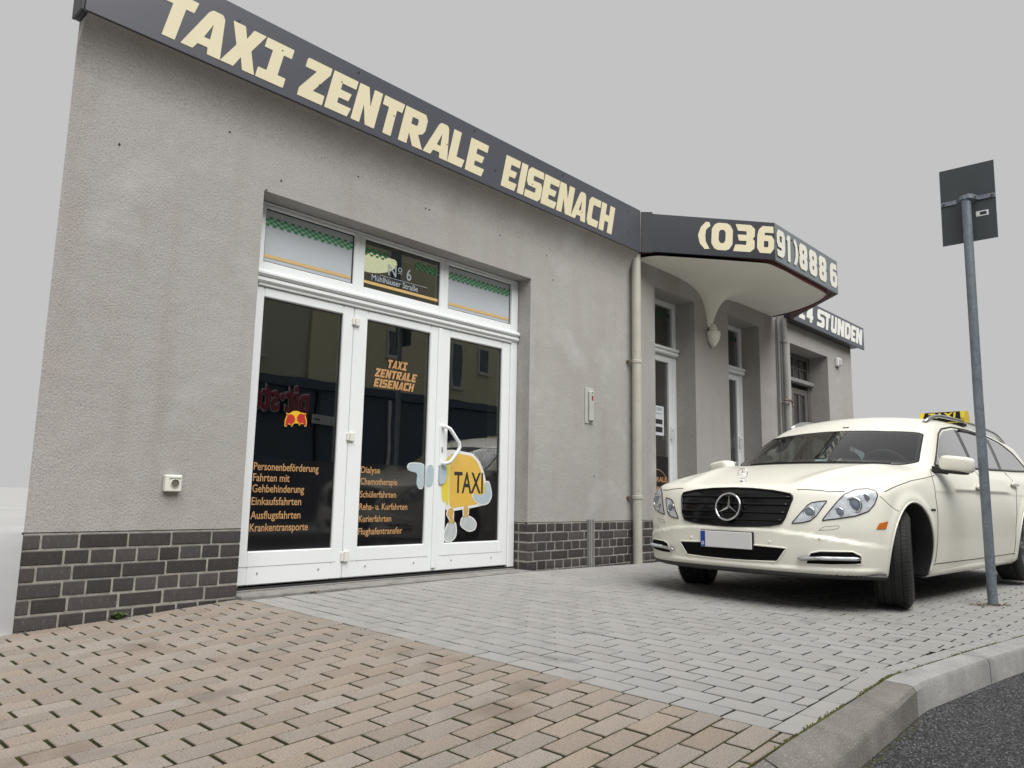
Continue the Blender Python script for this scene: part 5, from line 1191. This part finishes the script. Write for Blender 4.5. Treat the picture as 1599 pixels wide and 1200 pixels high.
# glass
ws = patch('windscreen', WS_LO, WS_UP, 'z', 0.004, M_AUTOGL, taxi, 50, 24)[0]
seam('windscreen_seal', WS_LO + WS_UP[::-1], 'z', 0.006, M_GAP, ws, 0.001, n=120, closed=True)
M_CARD = mat('permit card', (0.42, 0.62, 0.62), 0.4, (0.50, 0.66, 0.66), 30, coat=0.8)
patch('permit_card', [(-0.40, 0.03), (-0.40, 0.13)], [(-0.475, 0.03), (-0.475, 0.13)], 'z', -0.012, M_CARD, ws, 4, 4)
patch('parking_disc', [(-0.40, 0.20), (-0.42, 0.235)], [(-0.50, 0.21), (-0.51, 0.235)], 'z', -0.012, mat('grey card', (0.20, 0.21, 0.22), 0.4, (0.14, 0.15, 0.16), 30, coat=0.8), ws, 4, 4)
for y in (0.0, 0.5):                                              # wipers
    wp = [(-0.30 - 0.35 * (y ** 2) + 0.006, y - 0.05), (-0.32 - 0.35 * y ** 2, y + 0.18), (-0.44 - 0.2 * y, y - 0.48 + 0.9)] if False else [(-0.285 - 0.45 * yy * yy, yy) for yy in np.linspace(y - 0.5, y + 0.12, 9)]
    seam('wiper', wp, 'z', 0.006, M_TRIM, taxi, 0.012)
def side_pane(name, lo, up): return patch(name, lo, up, 'y', 0.004, M_SIDEGL, taxi, 20, 12, mirror=True)
def frit(name, poly, axis, d, parent, off=0.0022):
    """black ceramic band round a pane"""
    a, b = inset(poly, d)
    for mir in ((1, -1) if axis == 'y' else (1,)):
        ax = 'Y' if mir < 0 else axis; G = np.stack([a, (a + b) / 2, b], 1).reshape(-1, 2); q, n = proj(to3(G, ax), ax); q = (q + n * off).reshape(-1, 3, 3); q = np.concatenate([q, q[:1]])
        MB().grid(q.tolist()).build(name, M_GLOSSB, parent, smooth=True)
for nm, (lo, up) in PANES: side_pane(nm, lo, up); frit('window_border', lo + up[::-1], 'y', 0.022, taxi)
frit('windscreen_border', WS_LO + WS_UP[::-1], 'z', 0.026, ws)
# cabin: lining, dashboard, seats
Pi, Qi, Ni = net_mesh(lambda x, y, z: car_sdf(x, y, z) + 0.035, (-3.95, -0.95, 0.45), (-0.15, 0.95, 1.46), 0.04)
Ci = Pi[Qi].mean(1); keep = ~in_windows(Ci, Ni[Qi].mean(1), -0.035)
for nm, msk, m_ in (('headliner', keep & (Ci[:, 2] > 1.30), M_LINER), ('cabin_lining', keep & (Ci[:, 2] <= 1.30), M_CLOTH)):
    me = bpy.data.meshes.new(nm); me.from_pydata(Pi.tolist(), [], Qi[msk].tolist()); me.materials.append(m_); me.shade_smooth(); link(nm, me, taxi)
MB().ell((-0.74, 0, 0.875), (0.34, 0.74, 0.085), 0.55, 32, 12).build('dashboard', M_CLOTH, taxi, smooth=True)
for y in (0.37, -0.37):
    b_ = MB(); b_.ell((-1.78, y, 0.86), (0.10, 0.245, 0.33), 0.6, 24, 14); se = b_.build('front_seat', M_CLOTH, taxi, smooth=True)
    MB().ell((-1.80, y, 1.245), (0.05, 0.125, 0.085), 0.7, 20, 10).build('headrest', M_CLOTH, se, smooth=True)
rb_ = MB().ell((-2.72, 0, 0.84), (0.11, 0.64, 0.30), 0.5, 32, 14).build('rear_seat', M_CLOTH, taxi, smooth=True)
for y in (0.38, 0.0, -0.38): MB().ell((-2.74, y, 1.17), (0.05, 0.12, 0.07), 0.7, 20, 10).build('headrest', M_CLOTH, rb_, smooth=True)
MB().tube([(-1.02 + 0.19 * math.sin(t) * 0.45, 0.37 + 0.19 * math.cos(t), 0.945 + 0.19 * math.sin(t) * 0.9) for t in [6.2832 * i / 32 for i in range(33)]], 0.015, 8, False).build('steering_wheel', M_CLOTH, taxi, smooth=True)
MB().bev(-1.02, -0.985, -0.11, 0.11, 1.195, 1.245, 0.012).build('rear_view_mirror', M_TRIM, taxi)
side_pane('mirror_triangle', [(-0.80, 0.992), (-0.91, 0.996)], [(-0.82, 1.0), (-0.96, 1.068)])
for a, b in ((-1.70, -1.85), (-2.50, -2.70)):
    patch('pillar_trim', [(a + 0.037, fb(a)), (a - 0.045, fb(a))], [(b + 0.045, ft(b) - .02), (b - 0.05, ft(b) - .02)], 'y', 0.003, M_GLOSSB, taxi, 6, 12, mirror=True)
seam('window_trim', SW, 'y', 0.0075, M_TRIM, taxi, 0.002, mirror=True, n=110, closed=True)
seam('window_deflector', [(-1.93, 1.335), (-2.2, 1.34), (-2.6, 1.325)], 'y', 0.012, M_GLOSSB, taxi, 0.008)
for mir in ('y', 'Y'):
    for ax_ in (0.0, AX_R):
        pts_ = [(ax_ + 0.378 * math.cos(t), WR + 0.378 * math.sin(t)) for t in np.linspace(-0.30, math.pi + 0.30, 60)]
        seam('arch_lip', pts_, mir, 0.0075, M_PAINT, taxi, -0.001, n=60)
# panel gaps
seam('panel_gap', [(-0.62, 0.900), (-0.40, 0.876), (-0.094, 0.848), (0.18, 0.806), (0.30, 0.783), (0.37, 0.765)], 'y', 0.0028, M_GAP, taxi, 0.0, mirror=True, n=50)
seam('panel_gap', [(0.685, 0.445), (0.655, 0.54), (0.620, 0.635), (0.580, 0.700), (0.570, 0.712)], 'z', 0.0028, M_GAP, taxi, 0.0, mirror=True, n=40)
seam('panel_gap', [(0.425, 0.735), (0.37, 0.688), (0.30, 0.655), (0.26, 0.640)], 'y', 0.0018, M_GAP, taxi, 0.0, mirror=True)
seam('panel_gap', [(-0.62, 0.93), (-0.53, 0.87), (-0.475, 0.75), (-0.468, 0.50), (-0.475, 0.28)], 'y', 0.0028, M_GAP, taxi, 0.0, mirror=True)
seam('panel_gap', [(-1.70, 0.97), (-1.655, 0.75), (-1.655, 0.28)], 'y', 0.0028, M_GAP, taxi, 0.0, mirror=True)
seam('panel_gap', [(-2.62, 0.99), (-2.60, 0.85), (-2.50, 0.70), (-2.43, 0.50), (-2.43, 0.28)], 'y', 0.0028, M_GAP, taxi, 0.0, mirror=True)
seam('panel_gap', [(-0.40, 0.268), (-1.4, 0.262), (-2.45, 0.268)], 'y', 0.0028, M_GAP, taxi, 0.0, mirror=True)
mbs = []
for mir in (1, -1):
    P_ = [[(x, mir * (0.845 + 0.012 * s), z) for s, z in ((0, 0.255), (1, 0.245), (1.4, 0.215), (0.5, 0.180), (-4, 0.170))] for x in np.linspace(-0.37, -2.50, 12)]
    MB().grid(P_).build('sill', M_PAINT, taxi, smooth=True)
    q, n = proj(to3([(-0.385, 0.65)], 'y' if mir > 0 else 'Y'), 'y' if mir > 0 else 'Y'); MB().bev(q[0][0] - 0.045, q[0][0] + 0.045, min(q[0][1], q[0][1] + mir * 0.004), max(q[0][1], q[0][1] + mir * 0.004), 0.643, 0.657, 0.001).build('side_badge', M_TRIM, taxi)
    for hx, hz in ((-1.53, 0.825), (-2.56, 0.872)):
        q, n = proj(to3([(hx, hz)], 'y' if mir > 0 else 'Y'), 'y' if mir > 0 else 'Y'); c = Vector(q[0]) + Vector(n[0]) * 0.022
        hd_ = MB(); hd_.ell((c.x, c.y, c.z), (0.105, 0.014, 0.018), 0.6, 20, 10); hd_.build('door_handle', M_PAINT, taxi, smooth=True)
        MB().ell((q[0][0] + 0.02, q[0][1] + 0.0, q[0][2] - 0.002), (0.06, 0.006, 0.026), 1, 16, 8).build('handle_cup', M_ALU, taxi, smooth=True)
    # door mirror
    mm = MB(); mm.ell((0, 0, 0), (0.075, 0.116, 0.060), 0.46, 28, 16)
    mr = mm.build('door_mirror', M_PAINT, taxi, smooth=True); mr.location = (-0.735, mir * 0.985, 0.985); mr.rotation_euler = (mir * R(-7), 0, mir * R(14))
    MB().bev(-0.090, -0.082, -0.100, 0.100, -0.052, 0.050, 0.003).build('mirror_glass', M_CHR, mr)
    mb = MB(); mb.tube([(0.062, mir * -0.06, 0.004), (0.070, mir * 0.03, 0.000), (0.055, mir * 0.085, -0.004), (0.02, mir * 0.112, -0.004)], 0.0045, 6); mb.build('mirror_indicator', M_TRIM, mr, smooth=True)
    mb = MB(); mb.ell((0, mir * -0.02, -0.058), (0.07, 0.105, 0.016), 0.7, 20, 8); mb.tube([(0.02, mir * -0.05, -0.055), (0.03, mir * -0.16, -0.055)], [0.03, 0.026], 10); mb.build('mirror_foot', M_TRIM, mr, smooth=True)
    # roof rail
    rail = []
    for x in np.linspace(-1.30, -3.55, 26):
        q, n = proj(np.array([[x, mir * (0.600 - 0.012 * (x + 2.3) ** 2), 0]]), 'z'); t = (x + 1.30) / -2.25; lift = 0.050 * min(1, math.sin(min(1, t * 6) * 1.5708), math.sin(min(1, (1 - t) * 6) * 1.5708)); rail.append((q[0][0], q[0][1], q[0][2] + 0.004 + lift))
    MB().tube(rail, 0.0155, 10).build('roof_rail', M_ALU, taxi, smooth=True)
for dy in (-0.012, 0.016): 
    q, n = proj(np.array([[-1.03, dy + 0.05, 0]]), 'z'); MB().ell(tuple(q[0]), (0.016, 0.012, 0.006), 0.8, 12, 6).build('roof_cap', M_TRIM, taxi, smooth=True)
# wheels
def make_wheel(cx, cy, steer, mir):
    R0, Wd = WR, 0.110
    prof = [(0.205, -Wd + 0.016), (0.232, -Wd - 0.004), (0.270, -Wd - 0.008), (0.300, -Wd + 0.004), (0.316, -Wd + 0.018), (0.3225, -0.088)]
    for a, b in ((-0.088, -0.062), (-0.054, -0.012), (-0.003, 0.003), (0.012, 0.054), (0.062, 0.088)):
        prof += [(0.3235, a), (0.3245, (a + b) / 2), (0.3235, b), (0.316, b + 0.001), (0.316, b + 0.007)]
    prof = prof[:-2] + [(0.3225, 0.088), (0.316, Wd - 0.018), (0.300, Wd - 0.004), (0.270, Wd + 0.008), (0.232, Wd + 0.004), (0.205, Wd - 0.016)]
    ty = MB().lathe(prof, (0, 0, 0), 64, 'y')
    w = ty.build('wheel', M_RUB, taxi, smooth=35)
    w.location = (cx, cy, WR); w.rotation_euler = (0, 0, steer)
    sp = MB()                                                      # tread sipes
    for k in range(72):
        t = 6.2832 * k / 72
        for y0, y1 in ((-0.104, -0.060), (-0.050, -0.014), (0.014, 0.050), (0.060, 0.104)):
            pts = []
            for s in (0, 0.5, 1):
                yy = y0 + (y1 - y0) * s; rr = 0.3252 if abs(yy) < 0.09 else 0.3252 - (abs(yy) - 0.09) ** 2 * 14; tt = t + 0.10 * (abs(yy) / 0.11) ; pts.append((rr, yy, tt))
            vs = []
            for rr, yy, tt in pts: vs += [(rr * math.cos(tt - 0.011), yy, rr * math.sin(tt - 0.011)), (rr * math.cos(tt + 0.011), yy, rr * math.sin(tt + 0.011))]
            sp.add(vs, [(0, 1, 3, 2), (2, 3, 5, 4)])
    sp.build('tread_sipes', M_GAP, w)['kind'] = 'stuff'
    rim = MB().lathe([(0.206, -Wd + 0.02), (0.206, Wd - 0.014), (0.198, Wd - 0.010), (0.190, Wd - 0.03), (0.185, -Wd + 0.03)], (0, 0, 0), 48, 'y').build('rim', M_ALU, w, smooth=40)
    o = 1 if mir > 0 else -1
    for k in range(7):
        t = 6.2832 * k / 7; c, s = math.cos(t), math.sin(t); yy = o * (Wd - 0.035); P_ = []
        for r, hw, dy in ((0.03, 0.030, 0.006), (0.10, 0.022, 0.010), (0.19, 0.034, 0.0)):
            P_.append([(c * r - s * hw, yy + o * dy - o * 0.02, s * r + c * hw), (c * r, yy + o * dy, s * r), (c * r + s * hw, yy + o * dy - o * 0.02, s * r - c * hw)])
        MB().grid(P_).build('rim_spoke', M_ALU, w, smooth=True)
    MB().lathe([(0.0, o * (Wd - 0.028)), (0.035, o * (Wd - 0.030)), (0.045, o * (Wd - 0.05))], (0, 0, 0), 20, 'y').build('hub_cap', M_ALU, w, smooth=True)
    MB().lathe([(0.0, 0), (0.17, 0), (0.17, o * 0.02), (0.0, o * 0.02)], (0, 0, 0), 32, 'y').build('brake_disc', M_METAL, w)
for cx, st in ((0.0, R(19)), (AX_R, 0.0)):
    for mir in (1, -1): make_wheel(cx, mir * 0.772, st, mir)
# taxi roof light
M_TY = mat('yellow roof light plastic', (0.72, 0.56, 0.03), 0.35, (0.68, 0.52, 0.03), 5, coat=0.3)
cA, sA = math.cos(CAR_ANG), math.sin(CAR_ANG)
def w_of(x, y, z): return (CAR_POS[0] + x * cA - y * sA, CAR_POS[1] + x * sA + y * cA, CAR_POS[2] + z)
q, n = proj(np.array([[-2.30, 0.43, 0]]), 'z'); rz = q[0][2]
rs = thing('taxi_roof_light', 'yellow roof light with black TAXI panel on top of the ivory car', 'roof sign', w_of(-2.30, 0.43, rz), CAR_ANG)
mb = MB(); pr = [(-0.075, 0.002), (0.075, 0.002), (0.070, 0.05), (0.042, 0.110), (-0.042, 0.110), (-0.070, 0.05)]
mb.prism([(x, z) for x, z in pr], 'y', -0.195, 0.195); mb.build('light_box', M_TY, rs)
fm = MB(); fm.add([(0.0770, -0.165, 0.010), (0.0770, 0.165, 0.010), (0.0722, 0.160, 0.052), (0.0722, -0.160, 0.052), (0.0450, -0.150, 0.1085), (0.0450, 0.150, 0.1085)], [(0, 1, 2, 3), (3, 2, 5, 4)]); fm.build('black_panel', M_GLOSSB, rs)
me = text_mesh('TAXI', 0.072, 0.0005, 1.25, 0.003, space=1.25); xv = [v.co.x for v in me.vertices]; me.transform(Matrix.Translation((-(min(xv) + max(xv)) / 2, 0, 0)))
up = Vector((-0.027, 0, 0.0565)).normalized(); nr = Vector((0.0565, 0, 0.027)).normalized()
me.transform(Matrix(((0, up.x, nr.x, 0.0735), (1, up.y, nr.y, 0), (0, up.z, nr.z, 0.053), (0, 0, 0, 1)))); link('lettering', set_mat(me, M_TY), rs)
MB().bev(-0.06, 0.06, -0.17, 0.17, -0.03, 0.011, 0.004).build('foot', M_TRIM, rs)
# ================================================================= TRAFFIC SIGN SEEN FROM BEHIND
M_GALV = mat('galvanised steel', (0.235, 0.275, 0.315), 0.48, (0.165, 0.195, 0.23), 22, metal=0.35, fine=(0.32, 0.36, 0.40), finescale=60, finew=(0.6, 0.75))
M_SBACK = mat('grey sign back', (0.052, 0.062, 0.070), 0.55, (0.045, 0.053, 0.060), 3)
bx, by = 4.118, -3.295; bz = gz(bx, by)
ts = thing('traffic_sign', 'back of a rectangular grey traffic sign on a galvanised pole beside the car', 'sign', (bx, by, bz))
MB().tube([(0, 0, -0.06), (0, 0, 1.5), (0.002, -0.012, 3.10)], 0.033, 24).build('pole', M_GALV, ts, smooth=60)
MB().tube([(0.002, -0.012, 3.100), (0.002, -0.012, 3.118), (0.002, -0.012, 3.128)], [0.036, 0.036, 0.02], 20).build('pole_cap', M_TRIM, ts, smooth=40)
th_ = -1.498; wd = Vector((math.cos(th_), math.sin(th_), 0.013)).normalized(); upv = Vector((0.0, -0.012, 1)).normalized(); nv = wd.cross(upv).normalized()
if nv.x < 0: nv = -nv
pc = Vector((0.058, -0.012, 3.062)); W2, H2 = 0.187, 0.312
def plate(c, hw, hh, d0, d1, m, name, parent, b=0.0):
    vs = [c + wd * a * hw + upv * e * hh + nv * d for d in (d0, d1) for a, e in ((-1, -1), (1, -1), (1, 1), (-1, 1))]
    return MB().add(vs, [(0, 1, 2, 3), (4, 7, 6, 5), (0, 4, 5, 1), (1, 5, 6, 2), (2, 6, 7, 3), (3, 7, 4, 0)]).build(name, m, parent)
sp_ = plate(pc, W2, H2, 0, 0.003, M_SBACK, 'sign_plate', ts)
plate(pc, W2 + 0.001, H2 + 0.001, 0.0035, 0.006, M_PVC, 'sign_face', ts)
cp = MB(); hz_ = 0.028
c0 = pc + upv * hz_
cl_pts = [c0 + wd * -W2 - nv * 0.008, c0 + wd * -0.075 - nv * 0.010, c0 + wd * -0.045 - nv * 0.075, c0 + wd * -0.020 - nv * 0.098, c0 + wd * 0.02 - nv * 0.098, c0 + wd * 0.045 - nv * 0.075, c0 + wd * 0.075 - nv * 0.010, c0 + wd * W2 - nv * 0.008]
vs = []; fs = []
for i, p in enumerate(cl_pts):
    for e in (-0.017, 0.017): vs.append(p + upv * e)
cp.add(vs, [(2 * i, 2 * i + 2, 2 * i + 3, 2 * i + 1) for i in range(7)]); cp.add([v + nv * 0.004 for v in vs], [(2 * i, 2 * i + 1, 2 * i + 3, 2 * i + 2) for i in range(7)])
cp.build('clamp', M_GALV, ts)
for a in (-0.165, -0.058, 0.058, 0.165): MB().ell(tuple(c0 + wd * a - nv * (0.014 if abs(a) > 0.1 else 0.05)), (0.009, 0.009, 0.009), 1, 10, 6).build('clamp_bolt', M_METAL, ts)
stc = pc + wd * 0.093 - upv * 0.10
stk = plate(stc, 0.042, 0.021, -0.0016, -0.0004, M_PVC, 'sticker', ts); plate(stc + wd * 0.006, 0.022, 0.012, -0.0026, -0.0018, M_BLACKP, 'sticker_print', stk)
mb = MB()
for i in range(260):
    a = random.random() * 6.283; r = 0.034 + abs(random.gauss(0, 0.012)); tuft(mb, r * math.cos(a), r * math.sin(a), 0.002 + gz(bx + r * math.cos(a), by + r * math.sin(a)) - bz, random.uniform(0.003, 0.008), random.uniform(0.002, 0.008))
mb.build('dirt_collar', M_DIRT, ts)['kind'] = 'stuff'
# ================================================================= WEEDS
def weed(name, label, x, y, n, h, sp, m, cat='weed'):
    z = gz(x, y); t = thing(name, label, cat, (x, y, z)); mb = MB()
    for k in range(n):
        a = random.random() * 6.283; r = random.uniform(0.1, 1) * sp; hh = h * random.uniform(0.4, 1.1); w = random.uniform(0.003, 0.007) * (1.6 if m is M_WEED else 0.7)
        dx, dy = math.cos(a), math.sin(a); px_, py_ = -dy, dx
        b = (dx * r * 0.2, dy * r * 0.2, -0.004); m1 = (dx * r * 0.7, dy * r * 0.7, hh * 0.8); e = (dx * r * 1.3, dy * r * 1.3, hh * random.uniform(0.5, 1.0))
        mb.add([(b[0] - px_ * w * .4, b[1] - py_ * w * .4, b[2]), (b[0] + px_ * w * .4, b[1] + py_ * w * .4, b[2]), (m1[0] + px_ * w, m1[1] + py_ * w, m1[2]), (m1[0] - px_ * w, m1[1] - py_ * w, m1[2]), e], [(0, 1, 2, 3), (3, 2, 4)])
    mb.build('leaves', m, t); return t
weed('weed', 'small green weed at the foot of the brick plinth', -0.70, -0.035, 46, 0.045, 0.050, M_WEED)
weed('weed', 'flat weed growing at the threshold in front of the left door leaf', 0.52, -0.055, 34, 0.022, 0.060, M_STRAW)
weed('weed', 'tiny weed at the threshold below the middle door leaf', 1.16, -0.06, 10, 0.025, 0.02, M_STRAW)
weed('grass_tuft', 'dry grass tuft left of the sign pole foot', bx - 0.13, by + 0.055, 26, 0.018, 0.13, M_STRAW, 'grass')
weed('grass_tuft', 'dry grass tuft right of the sign pole foot', bx + 0.06, by - 0.045, 26, 0.018, 0.11, M_STRAW, 'grass')
# ================================================================= BUILDING ACROSS THE ROAD (seen in the panes)
M_OLIVE = mat('olive render', (0.70, 0.66, 0.48), 0.9, (0.65, 0.61, 0.43), 0.6, bump=0.2, bscale=40, bdist=0.01)
M_OLIVE2 = mat('dark olive render', (0.52, 0.52, 0.41), 0.9, (0.48, 0.48, 0.38), 0.6)
M_NAVY = mat('navy cladding', (0.055, 0.090, 0.135), 0.4, (0.065, 0.102, 0.150), 1.0)
M_NAVYL = mat('navy glazing', (0.015, 0.025, 0.04), 0.08, (0.02, 0.03, 0.045), 1.0)
M_WINF = mat('white window frame', (0.62, 0.63, 0.62), 0.5, (0.58, 0.59, 0.58), 3)
M_PITR = mat('red sign lettering', (0.42, 0.06, 0.10), 0.4, (0.38, 0.055, 0.09), 4); M_PITW = mat('white sign edge', (0.85, 0.82, 0.82), 0.4, (0.8, 0.78, 0.78), 4)
OY = -13.0
ob = thing('workshop_building', 'olive rendered building across the road with navy ground floor, mirrored in the panes', 'building', (0, OY, -0.2))
MB().box(8.72, 34, -8, 0, 3.85, 9.5).build('wall', M_OLIVE, ob); MB().box(-14, 8.70, -8, -0.12, 3.85, 9.2).build('wall', M_OLIVE2, ob)
MB().box(-14, 34, -7.9, 0.05, 0.0, 3.845).build('ground_floor', M_NAVY, ob); MB().box(-14, 34, 0.052, 0.20, 3.60, 3.84).build('ledge', M_NAVY, ob)
MB().box(-14.2, 34.2, -8.2, 0.12, 9.51, 9.65).build('roof', M_BACKSIDE, ob)
for x0, x1, z0, z1 in [(11.25, 11.75, 4.86, 5.75), (13.9, 14.38, 4.25, 5.75), (15.1, 15.65, 4.86, 5.75), (18.2, 18.9, 4.6, 5.9), (20.6, 21.3, 4.6, 5.9), (11.25, 11.75, 7.2, 8.3), (13.9, 14.38, 7.2, 8.3), (15.1, 15.65, 7.2, 8.3), (6.75, 7.36, 4.37, 5.2), (3.2, 3.9, 4.37, 5.4), (0.2, 0.9, 4.37, 5.4), (-3, -2.3, 4.37, 5.4)]:
    yb = 0.0 if x0 > 8.7 else -0.12; mb = MB(); frame_ring(mb, x0, x1, z0, z1, 0.07, yb + 0.002, yb + 0.05, 0.01); mb.box(x0 - 0.05, x1 + 0.05, yb + 0.052, yb + 0.14, z0 - 0.06, z0 - 0.01)
    w = mb.build('window', M_WINF, ob); MB().box(x0 + .07, x1 - .07, yb + 0.004, yb + 0.02, z0 + .07, z1 - .07).build('pane', mat('grey pane', (0.16, 0.19, 0.20), 0.1, (0.12, 0.14, 0.15), 2), w)
for i in range(9):
    x = 8.95 + i * 2.4; mb = MB(); mb.box(x, x + 0.09, 0.052, 0.12, 0.3, 3.55); mb.box(x + 0.09, x + 2.3, 0.052, 0.09, 1.55, 1.62); mb.build('glazing_bar', M_WINF if i % 3 == 1 else M_NAVYL, ob)
me = text_mesh('pit·stop', 1.02, 0.04, 0.68, 0.018); me2 = text_mesh('pit·stop', 1.02, 0.02, 0.68, 0.05)
for m_, mm_, d in ((me2, M_PITW, 0.245), (me, M_PITR, 0.275)):
    m_.transform(Matrix(((-1, 0, 0, 8.62), (0, 0, 1, d), (0, 1, 0, 2.92), (0, 0, 0, 1)))); link('sign_lettering', set_mat(m_, mm_), ob)
MB().box(8.75, 9.6, 0.20, 0.24, 2.66, 2.9).build('arrow_sign', M_WINF, ob)
MB().box(8.82, 9.0, 0.241, 0.25, 2.76, 2.79).build('arrow', M_BLACKP, ob)
